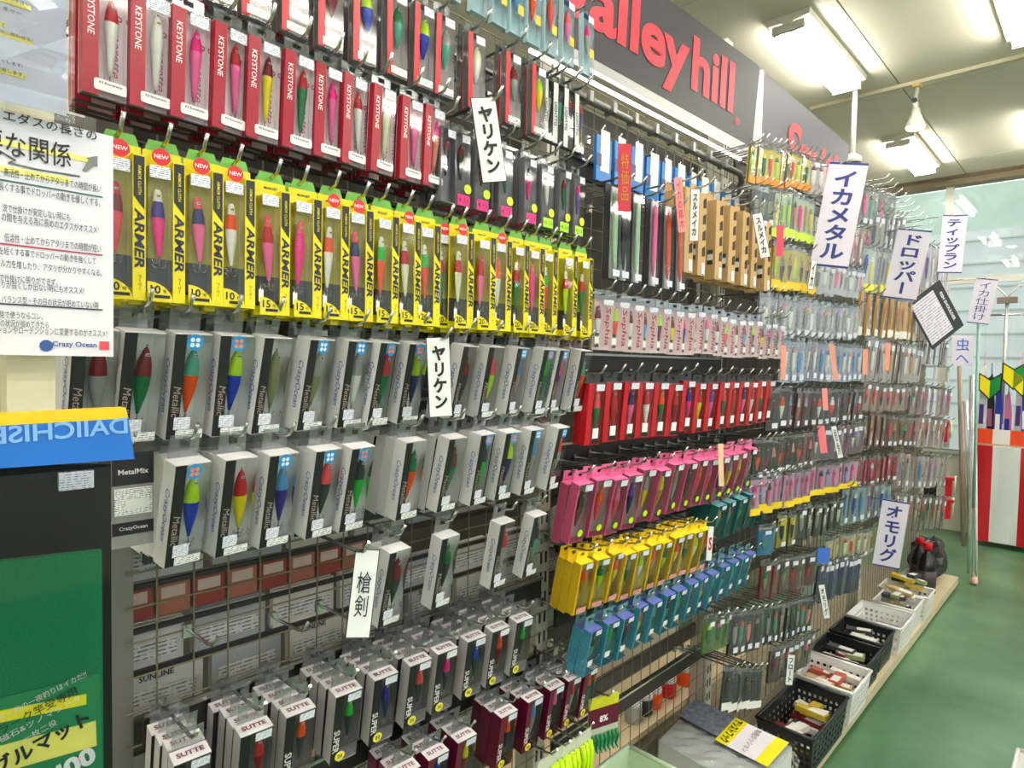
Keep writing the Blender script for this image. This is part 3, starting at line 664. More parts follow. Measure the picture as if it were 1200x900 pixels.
# yellow curly worms below them
worm = cm('lime', .35)
for i, px in enumerate((640, 655, 668, 684)):
    x = Xat(px, .84, .62)
    o = put('worm_bag', cached('wormbag', lambda: (lambda q: (q.slab([(-.03, 0), (.03, 0), (.028, .13), (-.028, .13)][::-1], 0, .0008, mat((200, 200, 190), .4)), q.mesh('worm_bag'))[1])(MB())), None, (x, .84, .53), jit(), 'clear bag of yellow curly tail worms on lowest hooks', 'bait bag', 'bags of yellow worms')
    for k, dx in enumerate((-.015, 0, .015)):
        put('soft_worm', cached('worm', lambda: (lambda q: (q.tube([(0, 0, .10), (.003, -.004, .07), (-.003, -.004, .045), (.005, -.003, .025), (-.004, -.003, .008)], [.006, .0065, .005, .004, .002], worm, 6), q.mesh('soft_worm'))[1])(MB())), o, (dx, -.007, .005))
    hook(x, .665, .84, 'carrying the worm bags')

# ================================================================== BAY UNDER THE DARK SIGN
# long foil packs
FOIL = mat((206, 206, 210), .3, .35, .35, 70, bump=.6)
def foil():
    m = MB(); w, h = .045, .205
    m.slab([(-w/2, 0), (w/2, 0), (w/2, h), (-w/2, h)][::-1], .002, .004, BLACK)
    m.box(-w*.05, w/2, -.002, .002, .004, h-.004, FOIL)
    return m.mesh('foil_pack')
lslim = MB()
for px, c in ((716, 'pgreen'), (727, 'black'), (742, 'pgreen'), (762, 'pink'), (779, 'orange'), (794, 'orange')):
    x = Xat(px, Y0, 1.78)
    o = put('foil_pack', cached('foil', foil), None, (x, Y0, 1.680), jit(.03), f"long silver foil pack with slender {cn(c)} jig under the dark sign", 'lure pack', 'long silver foil packs')
    put('lure', lure_mesh('bar', .165, .0085, (c, c)), o, (.006, -.006, .19)); put('film', cached('foilfilm', lambda: (lambda q: (q.quad((-.021, -.0125, .002), (.022, -.0125, .002), (.022, -.0125, .2), (-.021, -.0125, .2), CLR), q.mesh('film'))[1])(MB())), o)
    put('price_label', patch(.026, .014, LABEL), o, (.004, -.0135, .014))
    hook(x, 1.885+.006, Y0, 'carrying the long silver foil packs')
# brown slotted cartons
KRAFT = mat((196, 160, 108), .7, 0, .08, 30)
def brown():
    m = MB(); w, h, d = .044, .215, .03
    m.box(-w/2, w/2, 0, d, 0, h, KRAFT)
    m.slab([(-w*.5, h), (w*.5, h), (w*.3, h+.03), (-w*.3, h+.03)][::-1], d-.001, d, KRAFT)
    for k in range(4):
        z = .05+k*.042; m.slab([(w*.02, z), (w*.40, z+.003), (w*.40, z+.030), (w*.02, z+.022)][::-1], -.0006, .0002, mat((66, 44, 30), .8))
    return m.mesh('brown_carton')
for i, px in enumerate((808, 823, 843, 858, 873, 884, 900)):
    x = Xat(px, Y0, 1.84)
    for n in range(2):
        o = put('brown_carton', cached('brown', brown), None, (x+.002*n, Y0+.034*n, 1.735-.004*n), jit(.015), 'brown kraft carton with four slots' + (' and white price label' if n == 0 else ' hung behind another'), 'carton', 'brown slotted cartons' + (' hung behind' if n else ''))
        if n == 0: put('price_label', patch(.018, .03, LABEL), o, (.008, -.001, .02)); put('barcode_label', cached('bcl', lambda: (lambda q: (q.box(-.0006, 0, -.008, .008, -.02, .02, BARCODE), q.mesh('barcode_label'))[1])(MB())), o, (-.0222, .015, .06))
    hook(x, 1.968, Y0, 'carrying the brown slotted cartons')
# blue and white line packets behind, under the sign
for i in range(11):
    x = 1.28+i*.075
    o = put('blue_packet', cached('bluep', lambda: (lambda q: (q.box(-.03, .03, 0, .008, 0, .11, mat((36, 120, 196), .4)), q.box(-.014, .022, -.0008, 0, .025, .125, mat((226, 226, 220), .6)), q.mesh('blue_packet'))[2])(MB())), None, (x, .93, 1.945+.004*(i % 3)), jit(.05), 'blue packet with blank white tag hanging under the dark sign', 'packet', 'blue packets under the sign')
    put('maker_label', patch(.02, .03, mat((40, 60, 120), .4)), o, (-.021, -.001, .05))
    hook(x, 2.06, .93, 'carrying the blue packets', .05)
# more dark packets to fill
def row(k, x0, x1, n, z, y, what, group, colsl, shape='squid', parts='wlp', L=.6, R=.2, deep=1, dz=0, hk=True, ext=None, rz=0, lx=None):
    for i in range(n):
        x = x0+(x1-x0)*(i+.5)/n+random.uniform(-.004, .004); cols = colsl[i % len(colsl)]
        zz = z+dz*(i+.5)/n+random.uniform(-.004, .004)
        nm = f"{cn(cols[0])} and {cn(cols[1])}" if cols[0] != cols[1] else cn(cols[0])
        pc = colsl[(i-1) % len(colsl)]; nx = f", after {cn(colsl[(i // len(colsl)) % len(colsl)][0])}" if False else ''
        pack(k, x, y, zz, f"{what[0]}, {nm} lure, {what[1]}" + nx, group, cols, shape, L, R, parts, (0, 0, rz+random.uniform(-.08, .08)), extra=ext, lurex=lx)
        for m in range(1, deep+1): pack(k, x+random.uniform(-.003, .003), y+(K[k]['d']+.004)*m, zz+random.uniform(-.004, .004), f"{what[0]} hung {['', 'right', 'second'][m]} behind the {nm} lure{nx}", group+' hung behind', rear=True, rot=(0, 0, rz))
        if hk: hook(x, zz+K[k]['h']+.018, y, f"carrying the {group}")
sep_t = text_mesh('Sephia', mat((150, 30, 50), .5), .016, .082, .012, shear=.1)
row('seph', 1.085, 2.135, 17, 1.528, Y0, ('white and pink carded pack', 'under the foil packs'), 'white and pink carded packs', [('dkred', 'white'), ('lime', 'orange'), ('dkred', 'white'), ('dkred', 'sky'), ('lime', 'dkred'), ('dkred', 'yellow'), ('hotpink', 'navy'), ('dkred', 'green'), ('pink', 'white')],
    'squid', 'wlp', .6, .16, 0, lx=-.012, rz=-.32, ext=[('name_lettering', sep_t, .010, -.0012, .05, down), ('barcode_label', patch(.011, .03, BARCODE), -.015, -.0014, .02, (0, 0, 0))])
red_t = text_mesh('スルメヤ', mat((250, 120, 120), .5), None, .06, .01)
row('redp', 1.06, 2.07, 15, 1.322, Y0, ('red sided clear pack', 'in the red row'), 'red sided clear packs', [('coral', 'green'), ('red', 'red'), ('navy', 'pink'), ('red', 'white'), ('orange', 'green'), ('red', 'dkred'), ('indigo', 'hotpink'), ('red', 'yellow'), ('purple', 'pink')],
    'squid', 'wlp', .62, .2, 1, rz=-.15, ext=[('white_label', patch(.018, .026, WHITE), .005, -.002, .022, (0, 0, 0)), ('black_label', patch(.018, .010, BLACK), .005, -.0024, .008, (0, 0, 0))])
row('pnk', 1.03, 1.94, 14, 1.112, Y0, ('glittering pink box', 'in the pink row'), 'glittering pink sided boxes', [('dkgrey', 'brown'), ('orange', 'coral'), ('pink', 'coral'), ('purple', 'navy'), ('grey', 'yellow'), ('yellow', 'gold'), ('olive', 'grey')],
    'squid', 'wlp', .6, .2, 1, rz=-.12, ext=[('round_sticker', disc_mesh(.008, cm('lime')), .008, -.002, .02, (0, 0, 0))])
row('yel', 1.065, 1.68, 11, .95, Y0+.01, ('yellow sided box', 'in the yellow row'), 'yellow sided boxes', [('orange', 'gold'), ('green', 'lime'), ('orange', 'yellow'), ('olive', 'green'), ('lime', 'white')],
    'fish', 'wlp', .5, .22, 2, dz=-.03, rz=-.1, ext=[('red_label', patch(.03, .012, printed('redprint', (226, 160, 160), (170, 20, 40))), .003, -.002, .008, (0, 0, 0))])
row('tea', 1.11, 2.02, 14, .79, Y0+.02, ('lilac topped blue box', 'under the yellow row'), 'blue sided boxes with lilac tops', [('dkgrey', 'teal'), ('bgreen', 'teal'), ('dkred', 'navy'), ('orange', 'lime'), ('teal', 'green')],
    'fish', 'wlp', .55, .2, 1, ext=[('small_label', patch(.018, .014, WHITE), -.006, -.002, .03, (0, 0, 0))])
row('tl2', 1.70, 2.12, 6, .985, Y0+.01, ('dark teal box', 'beside the yellow row'), 'dark teal boxes', [('gold', 'teal'), ('orange', 'teal'), ('green', 'teal')], 'fish', 'wlp', .5, .2, 2)

# ================================================================== FARTHER BAYS: smaller packs, row by row
def small_kind(k, card, side, d=.014, w=.05, h=.1, top=None, band=None, strip=0, stripm=None):
    kind(k, w=w, h=h, d=d, side=side, inner=card, top=top or CLR_TAB, tab=(CLR_TAB, .018), strip=strip, stripm=stripm or side)
def S(rgb, v=.2, s=60, r=.4): return mat(rgb, r, 0, v, s)
TXT = printed('tall_print', (206, 202, 208), (70, 66, 76), 120, 500, .5); TXT2 = printed('blue_print', (196, 204, 222), (80, 90, 120), 120, 500, .5)
FARROWS = [
 # px_l, px_r, n, (top,bot) at left, (top,bot) at right, card, side, look, colours, shape, band
 (880, 951, 9, (170, 216), (188, 223), S((214, 196, 40)), S((110, 104, 30)), 'yellow carded bag', [('green', 'lime'), ('lime', 'yellow'), ('yellow', 'green'), ('cream', 'orange')], 'bar', (250, 140, 20)),
 (951, 968, 2, (188, 226), (192, 229), S((206, 196, 190)), S((150, 150, 150)), 'white bag with red band', [('dkred', 'white')], 'bar', None),
 (884, 908, 3, (222, 262), (226, 268), S((80, 84, 80)), S((40, 40, 44)), 'dark green bag', [('dkgrey', 'olive')], 'bar', None),
 (908, 956, 6, (226, 276), (236, 286), S((190, 205, 170)), S((120, 130, 120)), 'clear bag', [('olive', 'yellow'), ('white', 'lime'), ('teal', 'lime'), ('brown', 'salmon'), ('hotpink', 'hotpink'), ('orange', 'gold')], 'bar', (200, 226, 60)),
 (908, 958, 6, (287, 338), (302, 344), S((196, 176, 60)), S((120, 90, 40)), 'yellow bag with brown shrimp lure', [('yellow', 'lime'), ('olive', 'brown'), ('gold', 'brown')], 'fish', (246, 196, 40)),
 (958, 1012, 7, (312, 344), (318, 350), S((196, 192, 194)), S((130, 126, 128)), 'slim clear bag', [('white', 'grey'), ('grey', 'white'), ('dkgrey', 'grey'), ('coral', 'pink'), ('dkred', 'dkred')], 'bar', None),
 (893, 1006, 11, (352, 394), (360, 398), TXT, S((150, 146, 150)), 'grey printed pack', [('grey', 'white'), ('lilac', 'grey'), ('salmon', 'grey')], 'bar', None),
 (1006, 1078, 7, (346, 394), (356, 400), S((222, 164, 70)), S((190, 150, 90)), 'clear bag with orange float', [('gold', 'gold'), ('orange', 'gold')], 'fish', (226, 220, 210)),
 (918, 1012, 10, (404, 447), (404, 446), TXT2, S((150, 158, 180)), 'pale blue printed pack', [('sky', 'white'), ('salmon', 'white'), ('lilac', 'sky')], 'bar', None),
 (1012, 1082, 9, (404, 449), (406, 450), S((196, 180, 176)), S((120, 100, 80)), 'pale bag', [('brown', 'gold'), ('grey', 'white'), ('brown', 'brown'), ('orange', 'white')], 'bar', None),
 (903, 1012, 11, (463, 503), (457, 492), S((58, 56, 60)), S((30, 30, 33)), 'black carded pack', [('dkred', 'dkgrey'), ('orange', 'white'), ('sky', 'indigo'), ('white', 'orange'), ('lilac', 'dkgrey')], 'squid', None),
 (1012, 1068, 6, (455, 482), (452, 480), S((172, 150, 140)), S((110, 96, 92)), 'clear pouch', [('coral', 'red'), ('orange', 'coral'), ('red', 'dkgrey')], 'fish', None),
 (887, 955, 7, (520, 563), (510, 546), S((50, 46, 48)), S((26, 26, 28)), 'black blister pack', [('brown', 'orange'), ('dkgrey', 'dkred'), ('salmon', 'dkgrey')], 'squid', None),
 (955, 1016, 7, (506, 541), (498, 530), S((110, 100, 110)), S((50, 48, 54)), 'smoky blister pack', [('purple', 'white'), ('lilac', 'grey'), ('dkgrey', 'purple')], 'squid', None),
 (884, 950, 8, (562, 603), (552, 588), S((206, 160, 196)), S((120, 96, 130)), 'pink pack with yellow foot', [('hotpink', 'pink'), ('pink', 'lilac'), ('dkgrey', 'pink')], 'jig', (240, 206, 30)),
 (950, 1004, 6, (551, 583), (540, 570), S((200, 160, 190)), S((130, 110, 130)), 'lilac pack with yellow foot', [('hotpink', 'pink'), ('dkgrey', 'pink'), ('purple', 'lilac')], 'jig', (240, 206, 30)),
 (1004, 1052, 6, (541, 572), (532, 562), S((150, 40, 60)), S((120, 16, 30)), 'dark red pack', [('dkred', 'red'), ('pink', 'lilac'), ('white', 'pink')], 'jig', None),
 (893, 912, 2, (622, 652), (618, 646), S((40, 130, 170)), S((20, 100, 150)), 'bright blue pack', [('sky', 'teal')], 'jig', None),
 (912, 936, 2, (609, 645), (606, 640), S((200, 180, 30)), S((50, 46, 20)), 'yellow and black pack', [('yellow', 'black')], 'bar', None),
 (936, 988, 5, (600, 633), (588, 618), S((54, 46, 44)), S((32, 28, 28)), 'dark brown pack', [('cream', 'grey'), ('brown', 'cream')], 'bar', None),
 (988, 1046, 6, (578, 615), (565, 602), S((150, 170, 180)), S((110, 120, 124)), 'clear bag with blue clip', [('grey', 'sky'), ('white', 'blue')], 'bar', None),
 (893, 962, 6, (668, 704), (645, 680), S((106, 60, 56)), S((120, 16, 20)), 'red sided box', [('green', 'olive'), ('brown', 'red')], 'fish', None),
 (968, 1026, 6, (636, 664), (618, 646), S((200, 190, 150)), S((150, 140, 110)), 'cream bag', [('cream', 'orange'), ('gold', 'cream'), ('red', 'cream')], 'bar', None),
 (958, 1008, 7, (664, 706), (652, 690), S((46, 36, 76)), S((36, 28, 66)), 'dark purple pack', [('indigo', 'navy'), ('purple', 'indigo')], 'jig', None),
 (858, 952, 10, (728, 770), (700, 738), S((60, 58, 62)), S((38, 36, 38)), 'slim dark pack', [('dkgrey', 'grey'), ('orange', 'teal'), ('brown', 'salmon'), ('grey', 'dkgrey'), ('green', 'dkgrey')], 'bar', None),
 (828, 858, 3, (728, 765), (722, 756), S((90, 130, 50)), S((200, 90, 110)), 'pink and green card', [('lime', 'green'), ('pink', 'green')], 'bar', None),
 (850, 893, 5, (792, 832), (780, 826), S((70, 68, 66)), S((36, 36, 38)), 'clear bag with white foot', [('black', 'dkgrey')], 'bar', (226, 224, 220)),
 (905, 955, 6, (768, 800), (740, 775), S((110, 90, 84)), S((70, 60, 56)), 'mixed clear bag', [('dkred', 'brown'), ('olive', 'gold'), ('coral', 'dkgrey')], 'fish', None),
 (1012, 1048, 5, (222, 262), (232, 272), S((150, 148, 150)), S((90, 90, 92)), 'short grey bag', [('hotpink', 'pink'), ('dkgrey', 'teal'), ('white', 'grey')], 'bar', None),
 (1024, 1060, 5, (252, 296), (258, 296), S((140, 140, 140)), S((100, 100, 98)), 'tall grey bag', [('grey', 'dkgrey'), ('yellow', 'olive'), ('grey', 'grey')], 'bar', None),
 (998, 1022, 3, (268, 312), (272, 312), S((206, 170, 170)), S((180, 140, 140)), 'pink bag', [('red', 'pink'), ('salmon', 'white')], 'bar', None),
 (1012, 1052, 5, (292, 342), (298, 344), S((190, 200, 190)), S((40, 80, 180)), 'blue and yellow bag', [('blue', 'blue'), ('white', 'yellow'), ('blue', 'sky')], 'bar', (226, 214, 60)),
 (1086, 1116, 4, (290, 340), (296, 344), S((196, 192, 200)), S((150, 150, 160)), 'tall clear bag', [('lilac', 'purple'), ('grey', 'white')], 'bar', None),
 (1082, 1112, 4, (400, 428), (402, 428), S((190, 186, 186)), S((120, 116, 116)), 'grey bag', [('dkgrey', 'grey'), ('salmon', 'white')], 'bar', None),
 (1088, 1118, 2, (432, 446), (432, 446), S((206, 200, 190)), S((170, 160, 150)), 'flat cream packet', [('cream', 'white')], 'bar', None),
 (1068, 1116, 6, (456, 486), (456, 486), S((176, 160, 160)), S((120, 110, 110)), 'clear worm bag', [('green', 'pgreen'), ('pink', 'lilac'), ('hotpink', 'pink'), ('purple', 'lilac')], 'fish', None),
 (1018, 1076, 7, (492, 524), (490, 522), S((120, 96, 76)), S((80, 66, 50)), 'brown bag', [('gold', 'brown'), ('brown', 'dkgrey'), ('bgreen', 'black'), ('hotpink', 'coral')], 'fish', None),
 (1076, 1116, 5, (492, 522), (492, 524), S((190, 180, 176)), S((140, 130, 126)), 'crumpled clear bag', [('salmon', 'white'), ('orange', 'dkred'), ('white', 'grey')], 'fish', None),
 (1052, 1112, 7, (536, 572), (536, 570), S((180, 172, 172)), S((140, 134, 132)), 'clear bag with spares', [('lilac', 'sky'), ('dkgrey', 'grey'), ('pink', 'lilac')], 'bar', None),
 (1046, 1110, 7, (584, 622), (582, 618), S((170, 160, 150)), S((120, 116, 104)), 'clear bag of soft baits', [('orange', 'green'), ('green', 'olive'), ('orange', 'gold'), ('grey', 'white')], 'fish', None),
]
FARHOOK = []
for ri, (pl, pr, n, lt, rt, card, side, look, colsl, shape, band) in enumerate(FARROWS):
    Yf = Y0
    a, b_, c, d_ = onY(pl, lt[0], Yf), onY(pl, lt[1], Yf), onY(pr, rt[0], Yf), onY(pr, rt[1], Yf)
    n = max(n, int(n*1.3)); h = ((a.z-b_.z)+(c.z-d_.z))/2; pitch = (c.x-a.x)/n; w = min(pitch*.84, .058)
    kk = 'far%d' % ri; small_kind(kk, card, card if ri % 3 else side, .008, w, h)
    bandm = mat(band, .4, 0, .1, 80) if band else None
    for i in range(n):
        t = (i+.5)/n; x = a.x+(c.x-a.x)*t; z = b_.z+(d_.z-b_.z)*t; cols = colsl[i % len(colsl)]
        nm = f"{cn(cols[0])} and {cn(cols[1])}" if cols[0] != cols[1] else cn(cols[0])
        reg = ['on upper hooks', 'on middle hooks', 'on lower hooks'][0 if lt[0] < 350 else 1 if lt[0] < 500 else 2]
        lab = look+', ' + nm + ' lure, ' + reg
        o = pack(kk, x, Yf, z+random.uniform(-.006, .006), lab, look+' packs '+reg, cols, shape, .62, min(.2, .011/w), 'l', (0, random.uniform(-.04, .04), random.uniform(-.5, .12)), name='tackle_bag' if 'bag' in look else 'tackle_pack', cat='tackle pack')
        put('film', cached(('film', ri), lambda: (lambda q: (q.quad((-w/2, -.001, 0), (w/2, -.001, 0), (w/2, -.001, h), (-w/2, -.001, h), CLR_SOFT), q.mesh('film'))[1])(MB())), o)
        if bandm: put('foot_label', patch(round(w*.96, 4), round(h*.2, 4), bandm), o, (0, -.002, h*.1))
        else: put('price_label', patch(round(w*.4, 4), round(h*.14, 4), LABEL), o, (w*.15, -.002, h*(.9 if ri % 2 else .12)))
        if x < 2.12: hook(x, z+h+.01, Yf, 'carrying packs '+reg+' past the brown cartons')
        else: FARHOOK.append((x, z+h+.01))
# bare chrome hooks high up
for i in range(12):
    t = i/11; p = onY(1036+56*t, 210+60*t, .80); hook(p.x, p.z, .80, 'left empty high on the rack before the window', .2)
# the hooks of the farthest bays, uncountable at this distance
hm = MB()
for x, z in FARHOOK: hm.tube([(x, YG-.02, z), (x, Y0-.005, z+.005), (x, Y0-.015, z+.01), (x, Y0-.026, z+.024)], .0026, CHROME, 5, False)
put('display_hooks', hm.mesh('display_hooks'), None, label='rows of chrome hooks in the farthest rack bays', cat='hooks', kind='stuff')

# ================================================================== SIGNS
def board(name, p0, p1, p2, p3, th, m, label, cat):
    """flat board between four points (bottom near, bottom far, top far, top near)"""
    n = (p1-p0).cross(p3-p0).normalized(); q = MB()
    pts = [p0, p1, p2, p3]; bk = [p-n*th for p in pts]; i = len(q.v); q.v += [tuple(p) for p in pts+bk]
    q.face((i, i+1, i+2, i+3), m); q.face((i+7, i+6, i+5, i+4), m)
    for k in range(4): q.face((i+k, i+4+k, i+4+(k+1) % 4, i+(k+1) % 4), m)
    return put(name, q.mesh(name), None, label=label, cat=cat)
SIGNM = mat((42, 42, 46), .45, var=.03); SIGNG = mat((86, 86, 95), .5, var=.03); SIGNRED = mat((232, 44, 62), .45, var=.02)
XR_, YR_, ZB_, ZT_, SA, SB = 2.0666, .90, 2.2232, 2.4989, -.09, -.04     # fitted: far end, slight yaw and dip
def sign_t(px, f):
    lo, hi = -1.2, .1
    for _ in range(40):
        t = (lo+hi)/2; P = ROT.transposed() @ (Vector((XR_+t, YR_+SA*t, ZB_+(ZT_-ZB_)*f+SB*t))-EYE)
        if CX+F*P.x/-P.z < px: lo = t
        else: hi = t
    return lo
srot = (0, math.atan(-SB), math.atan(SA)); sw = .98; shh = ZT_-ZB_
sg = empty('brand_sign', 'dark grey header sign with red rounded lettering above the rack', 'sign', (XR_, YR_, ZB_), srot)
b = MB(); b.box(-sw, 0, 0, .02, 0, shh, SIGNM); put('panel', b.mesh('panel'), sg)
b = MB(); b.slab([(0, 0), (0, shh), (.022, shh), (.012, shh*.6), (.0, shh*.05)][::-1], .0, .004, SIGNM); put('end_flap', b.mesh('end_flap'), sg)
t_h, t_l = sign_t(809, .5), sign_t(858, .45); t_a, t_b = sign_t(721, .5), sign_t(805, .5); tw = (t_b-t_a)*2.96/1.76
put('lettering', text_mesh('hill', SIGNRED, shh*.565, t_l-t_h, .03, 6), sg, ((t_l+t_h)/2, -.002, shh*.538))
put('lettering', text_mesh('valley', SIGNRED, shh*.72, tw, .03, 6), sg, (t_b-tw/2, -.002, shh*.46))
put('lettering', text_mesh('®', SIGNRED, .026, None, 0, 8), sg, (t_l+.03, -.002, shh*.2))
# lamp strip under the sign
st = empty('strip_lamp', 'slim white fluorescent strip lamp under the dark sign, lit', 'strip lamp', (XR_, YR_+.004, ZB_-.001), srot)
b = MB(); b.slab([(-sw, 0), (-.0, 0), (-.0, -.024), (-sw, -.024)], -.006, .012, mat((170, 170, 168), .4, .3)); put('reflector', b.mesh('reflector'), st)
b = MB(); b.tube([(-sw, .02, -.040), (-.03, .02, -.040)], .005, emit('strip_tube', (255, 252, 245), 4), 8); put('tube', b.mesh('tube'), st)
b = MB(); b.tube([(-sw, .0, -.10), (-.06, .0, -.10), (-.03, .01, -.115), (-.02, .03, -.15)], .010, mat((120, 118, 114), .4, .6), 8); put('support_pipe', b.mesh('support_pipe'), st)
hkm = MB(); hkm.box(0, .012, -.02, .012, -.112, -.086, STEEL); hkm = hkm.mesh('pipe_clip')
for k in range(9): put('pipe_clip', hkm, st, (-sw+.08+k*.09, 0, 0))
# second sign
zt2, xl2, xr2 = onY(894, 83, 1.0).z, onY(894, 83, 1.0).x, onY(995, 163, 1.0).x
s2 = empty('script_sign', 'grey header sign with red script lettering and white edge', 'sign', (xl2, 1.0, 2.25))
b = MB(); b.box(0, xr2-xl2, 0, .02, 0, zt2-2.25, SIGNG); put('panel', b.mesh('panel'), s2)
b = MB(); b.box(-.012, 0, -.004, .024, 0, zt2-2.25, WHITE); put('edge_strip', b.mesh('edge_strip'), s2)
xa, xb = onY(918, 150, 1.0).x, onY(985, 190, 1.0).x
put('lettering', text_mesh('Smith', SIGNRED, .2, xb-xa, .03, 6, shear=.35), s2, ((xa+xb)/2-xl2, -.003, .16))

NAVY = mat((38, 52, 130), .5, var=.02)
def tag(name, px, py, wpx, hpx, Y, yaw, roll, m, label, text=None, tm=None, th=.8, tw=.6, bars=None, border=None, cat='sign', bold=.03, group=None, line=1.0, lean=0):
    """a hanging card: centre seen at (px, py) in plane Y; yaw turns it from facing -y towards -x"""
    p = onY(px, py, Y); dep = depth_of(p); hm_ = hpx*dep/F
    nrm = Vector((-math.sin(yaw), -math.cos(yaw), 0)); v = (p-EYE).normalized(); vh = Vector((v.x, v.y, 0)).normalized()
    fwd = -ROT.col[2]; wm = wpx*dep/F/max(.25, abs(nrm.dot(vh)))*abs(vh.dot(Vector((fwd.x, fwd.y, 0)).normalized()))
    q = MB(); q.box(-wm/2, wm/2, 0, .0025, -hm_/2, hm_/2, m)
    if border: q.box(-wm/2-border, wm/2+border, .0005, .0022, -hm_/2-border, hm_/2+border, BLACK)
    o = put(name, q.mesh(name), None, p, (lean, roll, -yaw), label, cat, group)
    o.rotation_mode = 'XYZ'
    if bars:
        bb = MB(); bb.box(-wm/2, wm/2, -.001, 0, -hm_*.01, hm_*.01, bars); bb = bb.mesh('edge_stripe')
        for e_ in (-1, 1): put('edge_stripe', bb, o, (0, 0, e_*hm_*.4875))
    if text: put('lettering', text_mesh(text, tm or LET_K, hm_*th, wm*tw, min(bold, 0) if any(ord(c_) >= 0x4e29 for c_ in text) else bold, 4, line), o, (0, -.0015, 0))
    return o, wm, hm_
SGN = mat((222, 214, 232), .4, var=.02)
YSG = .72
for nm, px, py, w, h, yaw, roll, txt, tw_, desc in (('hanging_sign', 983, 252, 46, 122, 1.15, .14, 'イカメタル', .62, 'large white hanging sign, five blue katakana, beside the grey script sign'),
        ('hanging_sign', 1063, 310, 40, 82, 1.2, .16, 'ドロッパー', .62, 'white hanging sign with blue katakana above the tilted black board'),
        ('hanging_sign', 1116, 286, 29, 68, 1.2, .05, 'ティップラン', .6, 'white hanging sign with blue katakana against the window glass'),
        ('hanging_sign', 1151, 353, 26, 53, 1.2, .14, 'イカ仕掛け', .6, 'small white hanging sign with blue writing near the rod display'),
        ('hanging_sign', 1044, 626, 32, 80, 1.1, .10, 'オモリグ', .62, 'white hanging sign with four blue katakana above the baskets')):
    ysg = .675 if px == 1151 else YSG
    o_, w_, h_ = tag(nm, px, py, w, h, ysg, yaw, roll, SGN, desc, vertical(txt), NAVY, .84, tw_, NAVY, group='white hanging signs with blue katakana')
    hook(min(o_.location.x, 5.38), o_.location.z+h_/2*.97, ysg-.002, 'carrying the white hanging signs', YG-.02-ysg+.03)
tag('hanging_sign', 1128, 411, 26, 36, .74, 1.2, 0, SGN, 'white card with large blue writing at the end of the rack', '虫\nヘ', mat((30, 90, 190), .5), .8, .6)
o, wm, hm_ = tag('notice_board', 1097, 369, 44, 64, .72, .6, -.62, mat((20, 20, 22), .4), 'tilted black notice board with pale table, hung among the signs')
b = MB(); b.box(-wm*.45, wm*.22, -.001, 0, -hm_*.42, hm_*.42, printed('notice_print', (214, 206, 218), (150, 140, 160), 40, 130, .5)); put('printed_table', b.mesh('printed_table'), o)
put('lettering', text_mesh('FISH SHOULDER', WHITE, None, hm_*.6, .02), o, (wm*.36, -.0015, 0), down)
# black and white name strips on hooks
for px, py, w, h, roll, txt, desc in ((573, 164, 28, 96, -.17, 'ヤリケン', 'white name strip with black katakana above the smoky clear packs'),
                                      (515, 442, 26, 92, -.06, 'ヤリケン', 'white name strip with black katakana among the white sided boxes'),
                                      (425, 696, 27, 103, .10, '槍剣', 'white name strip with two black kanji over the bare grid')):
    on_ = onY(px, py-h*.47, .755); hook(on_.x, on_.z, .757, 'carrying the name strips', .25)
    tag('name_strip', px, py, w, h, .755, .5, roll, mat((240, 240, 240), .5), desc, vertical(txt), LET_K, .8 if len(txt) > 2 else .52, .62, border=.0012, group=None, bold=.04)
for px, py, w, h, roll, txt, desc in ((814, 252, 10, 60, .0, 'スルメイカ', 'small white strip with black katakana on the brown cartons, hung straight'), (892, 276, 11, 52, -.22, 'スルメイカ', 'small white strip with black katakana hung askew on the brown cartons'),
                                      (981, 518, 6, 38, -.26, '根魚', 'narrow white strip hung askew before the smoky blister packs'), (966, 705, 7, 40, -.2, 'オモリグ', 'narrow white strip hung before the dark purple packs'),
                                      (926, 785, 8, 36, .05, 'フロート', 'narrow white strip hung above the black basket'), (952, 322, 6, 34, .1, 'イカ', 'narrow white strip beside the yellow shrimp bags')):
    tag('name_strip', px, py, w, h, .765, .9, roll, mat((238, 238, 238), .5), desc, vertical(txt), LET_K, .8, .6, border=.001, bold=.03)
REDP = mat((208, 40, 60), .45); SAL = mat((240, 160, 140), .5); PKT = mat((248, 150, 150), .5)
tag('price_flag', 732, 208, 15, 78, .765, .7, -.02, REDP, 'red vertical sale flag with yellow characters by the foil packs', vertical('特価品'), cm('gold'), .7, .6, bold=.03)
tag('price_flag', 797, 240, 9, 64, .765, .8, -.12, PKT, 'pink vertical flag with red characters by the foil packs', vertical('イカの餌木'), cm('red'), .85, .6)
for px, py, w, h, roll, m, desc in ((914, 282, 8, 36, -.02, mat((230, 70, 100), .5), 'rose flag hung by the yellow shrimp bags'), (918, 425, 6, 40, 0, SAL, 'salmon flag hung by the red sided packs'), (977, 424, 6, 42, -.18, SAL, 'salmon flag hung askew before the pale blue packs'),
                                   (1014, 424, 6, 30, 0, SAL, 'short salmon flag hung between the pale packs'), (1040, 418, 6, 32, 0, SAL, 'salmon flag hung before the brown bags'), (967, 468, 6, 26, -.1, PKT, 'pink flag hung before the black carded packs'),
                                   (964, 515, 8, 32, -.16, mat((244, 120, 130), .5), 'coral flag hung before the smoky blister packs'), (845, 545, 6, 50, -.05, mat((240, 206, 160), .5), 'peach flag with red print hung on the pink row')):
    tag('price_flag', px, py, w, h, .77, .9, roll, m, desc)
tag('blue_tag', 965, 651, 14, 18, .77, .7, 0, mat((60, 110, 210), .5), 'small bright blue square tag above the purple packs')
tag('number_card', 832, 637, 6, 40, .79, .6, .05, WHITE, 'white card with red and black strokes beside the yellow boxes', 'S', cm('red'), .4, .6)

